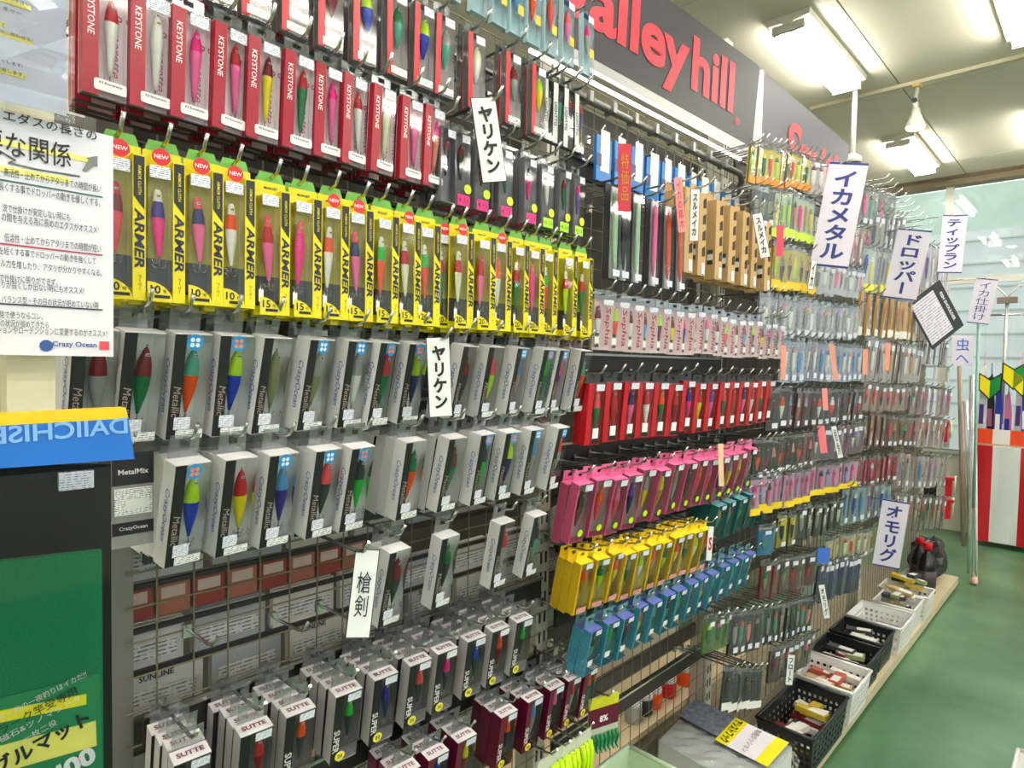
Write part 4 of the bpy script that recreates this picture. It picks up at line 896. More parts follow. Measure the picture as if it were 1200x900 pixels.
# ================================================================== NEAR END: post, notices, mat pack
YP = .72
b = MB(); x0, x1 = onY(8, 450, YP+.01).x, onY(65, 450, YP+.01).x; b.box(x0, x1, YP+.01, YP+.05, BASE_Z+.001, 2.2, CREAM)
b.box(x0-.01, x1+.01, YP+.008, YP+.06, BASE_Z+.001, BASE_Z+.02, CREAM); put('notice_post', b.mesh('notice_post'), None, label='cream post carrying the hand-written notices', cat='post')
def sheet(name, pxr, pyt, pyb, Y, wide, m, label, film=True):
    tr, br = onY(pxr, pyt, Y), onY(pxr, pyb, Y)
    o = empty(name, label, 'notice', (br.x-wide/2, Y, br.z))
    h = tr.z-br.z; q = MB(); q.box(-wide/2, wide/2, 0, .0006, 0, h, m); put('paper_sheet', q.mesh('paper_sheet'), o)
    if film:
        q = MB(); n = 8
        for i in range(n):
            for j in range(n):
                f = lambda a, c: (-wide/2-.004+(wide+.010)*a/n, -.0012-.0012*math.sin(a*1.9+c*.8)-.001*math.sin(c*2.1), -.006+(h+.012)*c/n)
                q.quad(f(i, j), f(i+1, j), f(i+1, j+1), f(i, j+1), CLR_LAM)
        put('clear_sleeve', q.mesh('clear_sleeve'), o)
    return o, h
CLR_LAM = clear('laminate', (248, 250, 250), .12, .04, .0, .15)
Wn = .21
o1, h1 = sheet('hand_notice', 133, 160, 418, .70, Wn, PAPER, 'white hand-written notice with marker heading and blue logo', False)
NK = mat((40, 38, 44), .6); YH = mat((246, 232, 130), .6)
def line(o, body, px, py, hpx, m=NK, bold=.0, right=None, Y=.70, tall=None):
    """one text line, its right end at pixel px, centred on py"""
    p = onY(px, py, Y); wd = p.x-onY(px-hpx*len(body)*.96, py, Y).x; me = text_mesh(body, m, (onY(px, py, Y).z-onY(px, py+tall, Y).z) if tall else None, wd, bold, 2)
    put('lettering', me, o, (p.x-o.location.x-wd/2, -.0012, p.z-o.location.z), (0, -.0, 0))
line(o1, 'エダスの長さの', 113, 160, 16.3, NK, .008); line(o1, '重要な関係', 83, 184, 28.5, NK, .006, tall=28)
b = MB()
for px0, px1, py in ((0, 110, 168), (0, 82, 199)):
    a, c = onY(px0, py, .70), onY(px1, py, .70); b.box(a.x-.08-o1.location.x, c.x-o1.location.x, -.0008, -.0002, a.z-.001-o1.location.z, a.z+.004-o1.location.z, YH)
put('highlighter', b.mesh('highlighter'), o1)
for body, px, py in (('高活性・止めてからアタリまでの時間が長い', 118, 222), ('を長くする事でドロッパーの動きを優しくする。', 117, 238), ('波で仕掛けが安定しない時にも', 82, 255), ('の間を与える為に長めのエダスがオススメ!', 115, 270),
                     ('低活性・止めてからアタリまでの時間が短い', 118, 292), ('を短くする事でドロッパーの動きを強くして', 112, 306), ('ール力を増したり、アタリが分かりやすくなる。', 119, 320), ('で仕掛けに張りができず、', 67, 331), ('りが弱くしか出ない時にもオススメ!', 98, 341),
                     ('バランス型・その日の状況が把めていない時', 115, 358), ('見で使うならコレ。', 50, 371), ('日の状況が掴めてきたら', 57, 381), ('テンションやローテンションに変更するのがオススメ!', 125, 391)):
    line(o1, body, px, py, 5.9, tall=9.2 if py < 300 else 8.4)
b = MB()
for py, m in ((232, mat((60, 110, 100), .6)), (300, mat((190, 50, 80), .6)), (364, NK)):
    a, c = onY(2, py, .70), onY(120, py, .70); b.box(a.x-o1.location.x-.05, c.x-o1.location.x, -.0009, -.0003, c.z-o1.location.z, c.z-o1.location.z+.0012, m)
put('underline', b.mesh('underline'), o1)
line(o1, 'Crazy Ocean', 113, 405, 4.9, mat((50, 80, 150), .5), .02)
b = MB(); p = onY(54, 405, .70); b.disc(p.x-o1.location.x, -.001, p.z-o1.location.z, .0052, mat((50, 80, 150), .5)); p = onY(122, 405, .70); b.box(p.x-o1.location.x-.004, p.x-o1.location.x+.004, -.0012, -.0004, p.z-o1.location.z-.004, p.z-o1.location.z+.004, cm('coral')); put('logo', b.mesh('logo'), o1)
b = MB(); p = onY(105, 190, .70); dx, dz = p.x-o1.location.x, p.z-o1.location.z
GP = mat((130, 130, 132), .6); b.slab([(dx-.006, dz-.009), (dx-.003, dz-.010), (dx+.004, dz-.002), (dx+.006, dz-.003), (dx+.006, dz+.007), (dx-.003, dz+.003), (dx-.001, dz+.002)][::-1], -.0014, -.0006, GP)
b.tube([(dx-.09, -.001, dz-.006), (dx-.07, -.001, dz-.004), (dx-.055, -.001, dz-.012), (dx-.06, -.001, dz-.015), (dx-.04, -.001, dz-.016), (dx-.008, -.001, dz-.015)], .0008, GP, 4); put('squid_doodle', b.mesh('squid_doodle'), o1)
o2, h2 = sheet('laminated_notice', 78, -60, 136, .685, .19, mat((216, 216, 232), .5, var=.02), 'laminated white notice in clear sleeve with glare, overlapping the hand-written one')
for body, px, py, hp in (('使ってみて下さい。', 38, 8, 6.4), ('キャー', 25, 17, 7.5), ('動きが出ます', 6, 30, 6), ('の状況に合わせる?', 38, 48, 6), ('大きくします!', 26, 78, 5.6), ('使用します。', 29, 89, 6)): line(o2, body, px, py, hp, NK, 0, Y=.685)
b = MB()
for px1, py in ((36, 12), (6, 31), (38, 52), (30, 92)):
    c = onY(px1, py, .685); b.box(c.x-o2.location.x-.05, c.x-o2.location.x, -.0009, -.0002, c.z-o2.location.z-.001, c.z-o2.location.z+.003, YH)
put('highlighter', b.mesh('highlighter'), o2)
# mat pack
YM = .66
mp = empty('mat_pack', 'bagged green rod mat with black backing, blue and yellow header card', 'mat pack', (onY(60, 900, YM).x-.06, YM, .93))
ox, oz = mp.location.x, mp.location.z
def M(px, py, Y=YM): p = onY(px, py, Y); return (p.x-ox, p.z-oz)
def flat(name, pts, y0, y1, m, ext=-.12):
    q = MB(); q.slab([(M(*p)[0], M(*p)[1]) for p in pts], y0, y1, m); return put(name, q.mesh(name), mp)
def ext(px, py): return px, py
BKM = mat((14, 16, 20), .5, spec=.2); FELT = mat((6, 122, 76), .95, 0, .25, 500, bump=.5)
flat('backing', [(-140, 545), (131, 545), (134, 1030), (-140, 1030)], .004, .012, BKM)
flat('felt_mat', [(-140, 672), (118, 644), (121, 1020), (-140, 1020)], -.004, .004, FELT)
GRNP = mat((24, 134, 84), .4); YLP = mat((244, 230, 30), .4)
flat('printed_card', [(-140, 848), (115, 787), (121, 1010), (-140, 1010)], -.0062, -.0042, GRNP)
flat('header_card', [(-140, 490), (143, 477), (146, 489), (-140, 505)], -.012, .006, mat((250, 200, 10), .4))
flat('header_card', [(-140, 505), (146, 489), (153, 536), (-140, 556)], -.012, .006, mat((28, 112, 208), .35, 0, .06, 30))
def mt(body, px, py, wpx, m, hpx, rot, bold=.02, mirror=False, y=-.0072):
    p = onY(px, py, YM); k = depth_of(p)/F
    wk = onY(px+wpx/2, py, YM).x-onY(px-wpx/2, py, YM).x
    return put('lettering', text_mesh(body, m, hpx*k, wk, bold, 4, mirror=mirror), mp, (p.x-ox, y, p.z-oz), (0, rot, 0))
mt('DAIICHISEIKO', 40, 505, 226, mat((130, 180, 232), .4), 20, -.03, .02, True, -.0132)
th_ = -.265
flat('yellow_band', [(-140, 856), (99, 810), (99, 822), (-140, 872)], -.007, -.006, YLP)
flat('yellow_band', [(-140, 906), (110, 841), (111, 870), (-140, 940)], -.007, -.006, mat((238, 232, 120), .4))
mt('アジ・タイ釣の一夜釣りはイカだ!!', 38, 817, 132, LET_W, 8, th_, 0); mt('クラーク竿受専用', 37, 831, 108, LET_K, 12, th_, 0, y=-.0078)
mt('ゴム磁石&ツノマットの', 36, 843, 120, LET_W, 8, th_, 0); mt('一枚二役', 45, 852, 40, LET_W, 8, th_, 0); mt('ダブルマット', 35, 872, 145, LET_K, 22, th_, .03, y=-.0078); mt('400', 82, 893, 56, WHITE, 22, th_, .05, y=-.0078)
q = MB(); q.box(M(88, 563)[0]-.012, M(88, 563)[0]+.014, -.001, .0045, M(88, 563)[1]-.008, M(88, 563)[1]+.008, LABEL); put('price_label', q.mesh('price_label'), mp)
q = MB(); xa, za = M(-140, 1030); xb, zb2 = M(126, 545); q.quad((xa, -.009, za), (xb, -.009, za), (xb, -.009, zb2), (xa, -.009, zb2), CLR); put('clear_bag', q.mesh('clear_bag'), mp)
# black branded hang pack beside it
for px, pyt, pyb, desc in ((156, 530, 640, 'black headed clear pack with white barcode label beside the mat pack'),):
    p = onY(px, pyb, .84); pt = onY(px, pyt, .84)
    o = put('hang_pack', (lambda q: (q.box(-.022, .022, 0, .003, 0, pt.z-p.z, S((150, 148, 146))), q.box(-.022, .022, -.001, 0, (pt.z-p.z)*.66, pt.z-p.z, BLACK), q.box(-.022, .022, -.001, 0, .015, .03, BLACK), q.mesh('hang_pack'))[3])(MB()), None, p, (0, 0, 0), desc, 'hang pack')
    put('barcode_label', patch(.04, .032, LABELB), o, (0, -.002, .055)); put('bars', patch(.026, .012, BARCODE), o, (.004, -.0026, .052))
    put('lettering', text_mesh('MetalMix', LET_W, None, .032, .02), o, (0, -.002, (pt.z-p.z)*.8)); put('lettering', text_mesh('CrazyOcean', LET_W, None, .03, .01), o, (0, -.002, .0225))
    hook(p.x, pt.z+.002, .84, 'carrying the black headed pack')

# ================================================================== OTHER SIDE OF THE GRID
SUN = text_mesh('SUNLINE', mat((40, 40, 40), .6), None, .05, .02)
CARD = [mat((186, 184, 182), .6, 0, .08, 20), mat((156, 158, 160), .6, 0, .1, 20), mat((196, 188, 178), .6, 0, .08, 20)]  # card tones darkened: shade on the unlit backs is put into the colour
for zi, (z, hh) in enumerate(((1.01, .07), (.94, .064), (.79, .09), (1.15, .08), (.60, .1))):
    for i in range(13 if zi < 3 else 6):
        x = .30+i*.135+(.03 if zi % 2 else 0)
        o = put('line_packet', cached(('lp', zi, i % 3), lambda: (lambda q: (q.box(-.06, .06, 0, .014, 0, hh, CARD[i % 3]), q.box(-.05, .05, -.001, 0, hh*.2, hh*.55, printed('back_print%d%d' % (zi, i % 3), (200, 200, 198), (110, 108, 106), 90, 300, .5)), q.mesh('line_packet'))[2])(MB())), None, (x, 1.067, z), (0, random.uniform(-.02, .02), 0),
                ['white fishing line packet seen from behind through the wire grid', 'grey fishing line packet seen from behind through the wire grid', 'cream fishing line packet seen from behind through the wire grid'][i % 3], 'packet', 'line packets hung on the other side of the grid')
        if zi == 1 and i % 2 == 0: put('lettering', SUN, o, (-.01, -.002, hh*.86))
for i in range(8):
    x = .29+i*.055
    put('small_packet', cached(('rp', i % 2), lambda: (lambda q: (q.box(-.025, .025, 0, .012, 0, .05, S([(150, 60, 50), (170, 100, 80)][i % 2])), q.box(-.018, .018, -.001, 0, .026, .044, S((206, 180, 170))), q.mesh('small_packet'))[2])(MB())), None, (x, 1.067, 1.0875), (0, 0, 0), 'small rust red packet seen through the wire grid above the line packets', 'packet', 'rust red packets behind the grid')
# shelf with jars of coloured bait behind the lowest grid
b = MB(); b.box(1.2, 2.6, 1.08, 1.40, .262, .28, mat((216, 196, 160), .6)); b.box(1.2, 2.6, 1.40, 1.42, .262, .5, mat((214, 206, 190), .6)); put('back_shelf', b.mesh('back_shelf'), None, label='pale shelf behind the wire grid holding jars', cat='shelf')
for px, py, c in ((766, 838, 'orange'), (783, 826, 'red'), (802, 800, 'orange'), (755, 842, 'dkgrey'), (742, 850, 'grey')):
    x = Xat(px, 1.14, .32)
    j = put('bait_jar', cached(('jar', c), lambda: (lambda q: (q.lathe([(.028, 0), (.030, .006), (.030, .05), (.026, .056)], cm(c), 12), q.mesh('bait_jar'))[1])(MB())), None, (x, 1.14, .2805), (0, 0, 0), f"small jar of {cn(c)} bait behind the grid, " + ('standing apart' if px == 802 else 'in the jar row'), 'jar')
    put('lid', cached('jlid', lambda: (lambda q: (q.lathe([(.029, .056), (.029, .07), (.026, .072)], WHITE, 12), q.mesh('lid'))[1])(MB())), j)

# ================================================================== BASE: baskets and bags
def basket_mesh(lx, ly, h, m, n1, n2, nz, flare=.88):
    q = MB()
    def P(x, y, t): k = flare+(1-flare)*t; return (x*k, y*k, h*t)
    def wall(a, bb, n):
        N, Mz = 2*n+1, 2*nz+1
        us = [i/N for i in range(N+1)]; vs = [.06+.80*j/Mz for j in range(Mz+1)]
        for i in range(N):
            for j in range(Mz):
                if i % 2 and j % 2: continue
                f = lambda u, v: P(a[0]+(bb[0]-a[0])*u, a[1]+(bb[1]-a[1])*u, v)
                q.quad(f(us[i], vs[j]), f(us[i+1], vs[j]), f(us[i+1], vs[j+1]), f(us[i], vs[j+1]), m)
        f = lambda u, v: P(a[0]+(bb[0]-a[0])*u, a[1]+(bb[1]-a[1])*u, v)
        q.quad(f(0, 0), f(1, 0), f(1, .06), f(0, .06), m); q.quad(f(0, .86), f(1, .86), f(1, 1), f(0, 1), m)
    c = [(-lx/2, -ly/2), (lx/2, -ly/2), (lx/2, ly/2), (-lx/2, ly/2)]
    for i in range(4): wall(c[i], c[(i+1) % 4], n1 if i % 2 == 0 else n2)
    q.quad(*[P(x, y, 0) for x, y in c], m)
    body = q.mesh('basket_body')
    r = MB(); e = .010
    ring = [(x, y) for x, y in c]; pts = [(x, y, h) for x, y in ring]
    for i in range(4):
        a, bb = Vector(pts[i]), Vector(pts[(i+1) % 4]); r.tube([a, bb], .006, m, 6)
    return body, r.mesh('rim')
def basket(name, x0, x1, y0, y1, z, h, m, label, n1=9, n2=9, nz=4):
    body, rim = cached(('bk', round(x1-x0, 2), round(y1-y0, 2), h, m.name, n1), lambda: basket_mesh(x1-x0, y1-y0, h, m, n1, n2, nz))
    o = empty(name, label, 'basket', ((x0+x1)/2, (y0+y1)/2, z)); bo = put('basket_body', body, o); put('rim', rim, o)
    md = bo.modifiers.new('thickness', 'SOLIDIFY'); md.thickness = .003
    return o
WB = mat((232, 230, 228), .4, var=.02); BB = mat((26, 30, 34), .4); GB = mat((190, 214, 186), .4, var=.03)
RZ = .205; HB = RZ-BASE_Z
def bx(p, q_, r_): return onZ(*p, RZ), onZ(*q_, RZ), onZ(*r_, RZ)
spec = [  # back-inner, back-outer, front-outer pixel corners of the rim
 ('bA', (940, 794), (995, 817), (963, 872), BB, 'black slotted basket with packets beside the clear box bag'),
 ('wA', (945, 763), (1023, 786), (1003, 815), WB, 'white basket of loose lures between two black baskets'),
 ('bB', (968, 742), (1034, 760), (1020, 784), BB, 'black basket of small cartons behind the white lure basket'),
 ('bC', (986, 721), (1049, 739), (1036, 757), BB, 'black basket with carrying handle next to the empty white basket'),
 ('wC', (996, 697), (1072, 719), (1056, 738), WB, 'nearly empty white basket between black and bagged goods'),
 ('wD', (1046, 693), (1083, 702), (1074, 717), WB, 'white basket with grey green packets under the blue lettered sign'),
 ('wE', (1040, 678), (1096, 691), (1085, 701), WB, 'white basket with yellow packets beside the dark bottles')]
BASK = {}
for k, a, bq, cq, m, lab in spec:
    A, Bq, Cq = bx(a, bq, cq)
    x0, x1 = Cq.x, Bq.x-.008; y0, y1 = max(Bq.y, .70), min(max(A.y, Bq.y+.2), .965)
    BASK[k] = (x0, x1, y0, y1); basket('storage_basket', x0, x1, y0, y1, BASE_Z+.001, HB, m, lab)
# handles and contents
cart = [S((226, 222, 214), .05), S((120, 30, 34)), S((200, 170, 120)), S((60, 60, 64)), S((210, 180, 60)), S((150, 160, 120)), S((190, 90, 70))]
def small_carton(c): return cached(('sc', c), lambda: (lambda q: (q.box(-.058, .058, -.020, .020, 0, .02, cart[c]), q.box(-.05, .01, -.015, .015, .02, .0205, S((232, 230, 226), .03)), q.mesh('small_carton'))[2])(MB()))
for k, n, cols, lab, zf in (('bA', 14, (0, 4, 3, 1), 'small box lying in the black basket beside the bag', .6), ('wA', 16, (1, 0, 2, 6), 'small carton lying in the white lure basket', .7), ('bB', 12, (0, 1, 5, 3), 'small carton lying in the black basket behind', .75),
                      ('bC', 12, (5, 0, 3), 'small carton in the black basket with handle', .75), ('wC', 5, (0, 5), 'flat packet in the nearly empty white basket', .2), ('wD', 14, (5, 2, 0, 3), 'grey green packet heaped in a white basket', 1.25), ('wE', 16, (4, 5, 4, 3), 'yellow packet heaped in a white basket', 1.45)):
    x0, x1, y0, y1 = BASK[k]; dx, dy = (x1-x0), (y1-y0)
    for i in range(n):
        along_x = dx > .19 and i % 3 == 0; ang = random.uniform(-.22, .22)+(0 if along_x else PI/2)
        mx_, my_ = (.085, .05) if along_x else (.052, .085)
        xx_ = (x0+x1)/2 if dx <= 2*mx_ else random.uniform(x0+mx_, x1-mx_); yy_ = y0+my_+max(0, dy-2*my_)*((i*.618) % 1)
        put('small_carton', small_carton(cols[i % len(cols)]), None, (xx_, yy_, BASE_Z+.012+HB*zf*(i+1)/n), (random.uniform(-.12, .12), random.uniform(-.12, .12), ang), lab, 'carton', lab)
# pale green basket
gz = .47; ga = onZ(737, 874, gz)
basket('shopping_basket', ga.x-.40, ga.x, ga.y-.26, ga.y, BASE_Z+.001, gz-BASE_Z-.001, GB, 'pale green basket holding yellow packets at the foot of the rack', 9, 7, 6)
for i in range(6):
    put('yellow_packet', cached('ypk', lambda: (lambda q: (q.box(-.04, .04, -.02, .02, 0, .012, YEL), q.box(-.03, .0, -.012, .012, .012, .0125, GRNP), q.mesh('yellow_packet'))[2])(MB())), None, (ga.x-.10-.03*(i % 3), ga.y-.08-.03*(i % 2), gz-.10+.013*i), (random.uniform(-.4, .4), .3, random.uniform(-1, 1)), 'yellow and green packet lying in the pale green basket', 'packet', 'packets in the green basket')
# big bagged box lying on the base
cz = .345; c0, c1, c2, c3 = onZ(772, 868, cz), onZ(880, 930, cz), onZ(928, 876, cz), onZ(815, 823, cz)
bg = empty('bagged_case', 'grey storage cases in clear plastic bag with yellow and white flyer', 'bagged case', (c0+c1+c2+c3)/4 - Vector((0, 0, cz-BASE_Z)))
L_ = Vector(bg.location)
def rel(p, z): return (p.x-L_.x, p.y-L_.y, z)
q = MB(); CASE = mat((214, 216, 218), .3, 0, .06, 12)
pts = [c0, c1, c2, c3]; hz = cz-BASE_Z
i0 = len(q.v); q.v += [rel(p, .002) for p in pts]+[rel(p, hz) for p in pts]
for f in ((3, 2, 1, 0), (4, 5, 6, 7), (0, 1, 5, 4), (1, 2, 6, 5), (2, 3, 7, 6), (3, 0, 4, 7)): q.face(tuple(i0+k for k in f), CASE)
put('case', q.mesh('case'), bg)
def bil(u, v, z): return rel(c0+(c1-c0)*u+(c3-c0)*v+(c0-c1+c2-c3)*u*v, z)
q = MB(); n = 12
for i in range(n):
    for j in range(n):
        f = lambda a, c: bil(-.03+1.06*a/n, -.03+1.06*c/n, hz+.006+.005*math.sin(a*2.3+c)*math.sin(c*1.7))
        q.quad(f(i, j), f(i+1, j), f(i+1, j+1), f(i, j+1), CLR_SOFT)
put('clear_bag', q.mesh('clear_bag'), bg)
q = MB(); q.quad(bil(.0, .52, hz+.013), bil(.5, .5, hz+.013), bil(.5, 1.0, hz+.013), bil(.0, 1.0, hz+.013), mat((120, 126, 146), .5, 0, .95, 55)); put('photo_print', q.mesh('photo_print'), bg)
q = MB(); q.quad(bil(.45, .42, hz+.014), bil(.98, .42, hz+.014), bil(.98, .98, hz+.014), bil(.45, .98, hz+.014), mat((226, 220, 230), .5))
q.quad(bil(.45, .42, hz+.015), bil(.58, .42, hz+.015), bil(.58, .98, hz+.015), bil(.45, .98, hz+.015), YLP); q.quad(bil(.86, .42, hz+.015), bil(.98, .42, hz+.015), bil(.98, .98, hz+.015), bil(.86, .98, hz+.015), YLP)
put('flyer', q.mesh('flyer'), bg)
u_ = (c2-c1).normalized(); ang = math.atan2((c3-c0).y, (c3-c0).x)
tt = text_mesh('アシストフック', LET_K, .03, (c3-c0).length*.5, .03)
put('lettering', tt, bg, bil(.515, .7, hz+.0165), (-PI/2, 0, math.atan2((c0-c3).y, (c0-c3).x)))
put('lettering', text_mesh('専用クッション', LET_K, .02, (c3-c0).length*.5, .0), bg, bil(.72, .7, hz+.0165), (-PI/2, 0, math.atan2((c0-c3).y, (c0-c3).x)))
# crumpled clear bag next to it
def crumple(rx, ry, rz_, m, seed, nm):
    bm = bmesh.new(); bmesh.ops.create_icosphere(bm, subdivisions=3, radius=1); R_ = random.Random(seed)
    for v in bm.verts:
        k = 1+R_.uniform(-.16, .12); v.co = Vector((v.co.x*rx*k, v.co.y*ry*k, max(-.9, v.co.z)*rz_*k))
    me = bpy.data.meshes.new(nm); bm.to_mesh(me); bm.free(); me.materials.append(m); return me
p = onZ(945, 862, .12); put('clear_bag', crumple(.06, .05, .06, CLR_SOFT, 3, 'clear_bag'), None, (BASK['bA'][0]-.075, .78, BASE_Z+.058), (0, 0, 0), 'crumpled empty clear bag in front of the black basket', 'bag')
# green worm bag with header card
p = onY(706, 880, .86); pt = onY(706, 816, .86)
o = put('worm_pouch', (lambda q: (q.box(-.045, .045, 0, .002, 0, pt.z-p.z, S((190, 196, 176))), q.box(-.045, .045, -.001, 0, (pt.z-p.z)*.45, (pt.z-p.z)*.8, MAROON), q.box(-.045, .045, -.001, 0, (pt.z-p.z)*.8, (pt.z-p.z), S((200, 200, 40))), q.mesh('worm_pouch'))[3])(MB()), None, p, (0, 0, -.3), 'clear pouch of green worms with maroon and yellow header', 'bait bag')
for i in range(7): put('soft_worm', cached('gworm', lambda: (lambda q: (q.tube([(0, 0, .045), (.004, -.003, .03), (-.002, -.003, .012), (.004, -.003, 0)], [.004, .0045, .003, .0015], cm('green'), 6), q.mesh('soft_worm'))[1])(MB())), o, (-.036+.012*i, -.005, .003))
put('lettering', text_mesh('8%', WHITE, .016, None, .03), o, (0, -.002, (pt.z-p.z)*.6)); hook(p.x, pt.z, .86, 'carrying the green worm pouch')

# bottles and end-of-rack things
CLR_ROLL = clear('cloudy_film', (236, 238, 236), .1, .15, .45)
BOT = mat((28, 26, 34), .2, 0, .1, 30)
for px, py in ((1085, 694), (1076, 686)):
    p = onZ(px, py, BASE_Z)
    o = put('sauce_bottle', cached('bottle', lambda: (lambda q: (q.lathe([(.062, 0), (.066, .01), (.066, .17), (.05, .23), (.024, .265), (.022, .28)], BOT, 16, sy=.8), q.mesh('sauce_bottle'))[1])(MB())), None, (p.x, max(p.y, .80), BASE_Z), (0, 0, 0), 'large dark plastic bottle with red cap at the end of the shelf', 'bottle', 'dark bottles with red caps')
    put('cap', cached('cap', lambda: (lambda q: (q.lathe([(.026, .278), (.026, .318), (.022, .322)], cm('red'), 14), q.mesh('cap'))[1])(MB())), o); put('label', cached('blab', lambda: (lambda q: (q.lathe([(.067, .05), (.067, .15)], S((70, 60, 66)), 16, sy=.8), q.mesh('label'))[1])(MB())), o)
p = onZ(1118, 676, BASE_Z); put('black_bag', crumple(.17, .11, .15, mat((36, 38, 40), .25, 0, .2, 10), 5, 'black_bag'), None, (5.10, .88, BASE_Z+.139), (0, 0, 0), 'black bag in clear wrap lying at the end of the shelf', 'bag')
for i, (px0, top, px1, bot, r, m, lab) in enumerate(((1147, 372, 1141, 596, .010, mat((150, 190, 176), .3, 0, .1, 8), 'slim green edged glass panel post at the rack end'),
        (1139, 440, 1136, 672, .016, CLR_ROLL, 'tall cloudy film tube standing at the rack end'), (1131, 470, 1141, 690, .018, CLR_ROLL, 'cloudy film tube leaning outward at the rack end'),
        (1124, 420, 1129, 640, .014, mat((176, 160, 140), .4, 0, .15, 20), 'slim beige tube with white tag at the rack end'), (1143, 520, 1144, 680, .010, mat((226, 226, 222), .35, 0, .1, 10), 'thin white tube standing at the rack end'))):
    X_ = 5.36+.03*i; a, bq = onX(px0, top, X_), onX(px1, bot, X_)
    q = MB(); q.tube([(0, 0, 0), (a.x-bq.x, a.y-bq.y, a.z-max(bq.z, .005))], r, m, 12); o = put('roll_tube', q.mesh('roll_tube'), None, (bq.x, bq.y, max(bq.z, .005)), (0, 0, 0), lab, 'tube')
    if i == 2: put('end_cap', (lambda q: (q.lathe([(.022, 0), (.024, .02), (.018, .05)], mat((236, 190, 180), .5), 12), q.mesh('end_cap'))[1])(MB()), o)
    if i == 3: put('white_tag', patch(.03, .09, WHITE), o, (.0, -.018, .35))
# red toy-like reels and wire basket at the end
for k, (px, py) in enumerate(((1107, 497), (1112, 562), (1110, 588))):
    p = onY(px, py, .82); hook(p.x, p.z+.004, .80, 'carrying the red clips'); o = put('red_clip', (lambda q: (q.box(-.04, .04, -.03, .03, 0, .02, cm('red')), q.box(-.012, .012, -.02, .02, -.12, 0, cm('red')), q.mesh('red_clip'))[2])(MB()), None, p, (0, 0, .2*k), 'bright red plastic clip hung at the rack end', 'clip', 'red clips at the rack end'); put('handle', (lambda q: (q.tube([(0, -.035, .03), (.01, -.035, -.09)], .008, cm('cream')), q.mesh('handle'))[1])(MB()), o)
p = onY(1108, 640, .86); q = MB()
for i in range(8): q.tube([(-.12+.034*i, 0, 0), (-.12+.034*i, 0, .26)], .003, BLACK, 4, False); q.tube([(-.12, 0, .036*i), (.12, 0, .036*i)], .003, BLACK, 4, False)
q.box(-.13, .13, .005, .035, 0, .25, S((36, 38, 40))); put('wire_panel', q.mesh('wire_panel'), None, (p.x, .955, .38), (0, 0, 0), 'small black wire panel above the black bag', 'wire panel')

# ================================================================== ROD DISPLAY BY THE WINDOW
XT = 6.66
tb = empty('draped_table', 'table draped with red and white striped cloth by the window', 'table', (XT, -.4, 0))
q = MB(); q.box(.02, .40, -1.5, 1.25, .84, .87, mat((180, 160, 130), .5)); put('tabletop', q.mesh('tabletop'), tb)
q = MB(); q.box(0, .03, 0, .03, 0, .84, STEEL); q = q.mesh('leg')
for xx in (.05, .36):
    for yy in (-1.45, 1.2): put('leg', q, tb, (xx, yy, 0))
RS, WS = mat((198, 14, 32), .6, var=.05), mat((222, 226, 226), .6, var=.03)
q = MB(); cols_n = 60
zc0, zc1 = .05, .865
for i in range(cols_n):
    y0_, y1_ = -1.52+2.78*i/cols_n, -1.52+2.78*(i+1)/cols_n
    for j in range(6):
        f = lambda y, t: (-.012-.010*math.sin(y*11)*(1-t)-.004*math.sin(y*37+t*3), y, zc0+(zc1-zc0)*t)
        q.quad(f(y1_, j/6), f(y0_, j/6), f(y0_, (j+1)/6), f(y1_, (j+1)/6), RS if int((1.26-y0_-1e-6)/.185) % 2 == 0 else WS)
    q.quad((-.012-.004*math.sin(y1_*37+3), y1_, zc1), (-.012-.004*math.sin(y0_*37+3), y0_, zc1), (.42, y0_, .873), (.42, y1_, .873), RS if int((1.26-y0_)/.185) % 2 == 0 else WS)
put('striped_cloth', q.mesh('striped_cloth'), tb)
# low striped panel on the table
q = MB()
for i in range(15):
    q.box(XT+.10, XT+.115, .86-.12*(i+1), .86-.12*i, .875, 1.0, [mat((232, 70, 24), .5), WS][i % 2])
put('striped_board', q.mesh('striped_board'), None, label='low orange and white striped board standing on the draped table', cat='board')
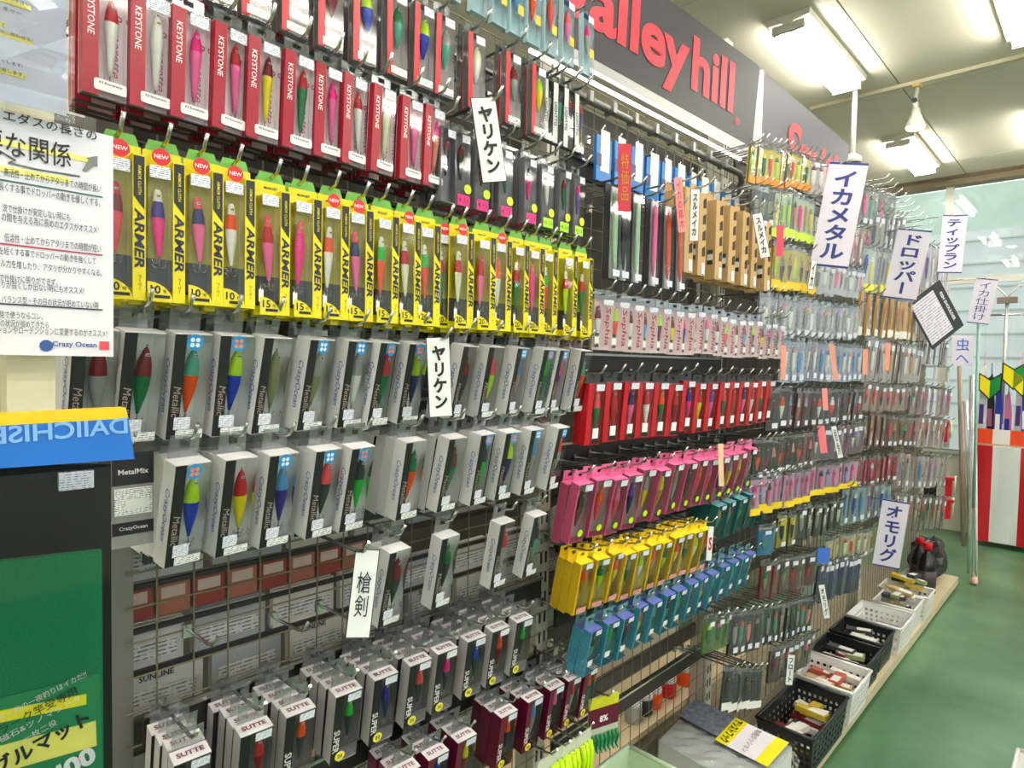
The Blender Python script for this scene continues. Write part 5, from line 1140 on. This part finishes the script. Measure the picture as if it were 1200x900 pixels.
# rods with bagged sets and sprout shaped marks
bl = [mat((34, 50, 160), .35), mat((232, 230, 232), .35), mat((90, 60, 150), .35), mat((44, 48, 56), .35), mat((214, 120, 170), .35)]
RN = ['navy blue', 'white', 'purple', 'dark grey', 'pink']
for i in range(16):
    y = .90-.062*i; c = (0, 1, 3, 0, 4, 1, 0, 2)[i % 8]; hh = .52+.09*((i*7) % 4)
    r = put('fishing_rod', cached(('rod', c, i % 4), lambda: (lambda q: (q.tube([(0, 0, 0), (.02, .0, hh*.6), (.03, .0, hh)], [.009, .007, .003], bl[(c+3) % 5 if c != 3 else 0], 6), q.mesh('fishing_rod'))[1])(MB())), None, (XT+.16+.05*(i % 3), y, .875), (random.uniform(-.02, .02), 0, 0), f"{RN[c]} bagged fishing rod set standing on the draped table", 'fishing rod', 'rod sets by the window')
    put('rod_bag', cached(('bag', c, i % 4), lambda: (lambda q: (q.slab([(-.026, .02), (.026, .02), (.03, hh*.5), (.012, hh*.86), (-.02, hh*.8)][::-1], -.012, .012, bl[c]), q.box(-.018, .014, -.014, -.012, hh*.2, hh*.42, bl[(c+1) % 5]), q.mesh('rod_bag'))[2])(MB())), r, (0, 0, 0), (0, 0, -PI/2))
    if i % 3 == 1: put('reel', cached('reel', lambda: (lambda q: (q.tube([(-.04, 0, 0), (.0, 0, 0)], .028, mat((190, 190, 194), .3, .6), 10), q.tube([(-.02, 0, 0), (-.02, .06, -.03)], .006, BLACK, 5), q.mesh('reel'))[2])(MB())), r, (-.03, 0, .06))
WY, WG = mat((244, 226, 20), .4), mat((20, 140, 60), .4)
def wakaba():
    q = MB(); s = 1
    q.slab([(-.065, .09), (0, .045), (.065, .09), (.065, -.03), (0, -.10), (-.065, -.03)][::-1], .001, .004, BLACK)
    q.slab([(-.056, .074), (0, .034), (0, -.088), (-.056, -.026)][::-1], -.001, .001, WY); q.slab([(0, .034), (.056, .074), (.056, -.026), (0, -.088)][::-1], -.001, .001, WG)
    return q.mesh('sprout_mark')
for px, py, m in ((1160, 452, 0), (1188, 440, 0), (1199, 448, 0)):
    p = onX(px, py, XT+.12); put('sprout_mark', cached('wk', wakaba), None, p, (0, .1 if m else 0, -PI/2), 'yellow and green sprout shaped beginner mark on the rod sets', 'mark', 'sprout shaped marks', scale=(1.25, 1.25, 1.25))
# tall display stand head above rods
p = onX(1180, 362, XT+.25); q = MB(); q.tube([(0, 0, -1.0), (0, 0, .05)], .014, mat((196, 196, 194), .3, .5), 8); q.box(-.03, .03, -.07, .07, .05, .10, mat((120, 104, 96), .5)); q.tube([(0, -.12, -.05), (0, .12, -.05)], .01, CHROME, 6)
for s in (-1, 1): q.tube([(0, 0, .1), (0, s*.08, .2), (0, s*.16, .18)], .008, OFFW, 5)
put('rod_stand', q.mesh('rod_stand'), None, p, (0, 0, 0), 'pale upright stand with cross arms among the rods', 'stand')
# white corner at the floor
p = onZ(1192, 885, .25)
basket('floor_basket', p.x-.28, p.x+.02, p.y-.42, p.y-.0, .001, .26, WB, 'white basket standing on the green floor across the aisle', 8, 8, 5)
bpy.data.objects.remove(_fo); bpy.data.curves.remove(_fc)
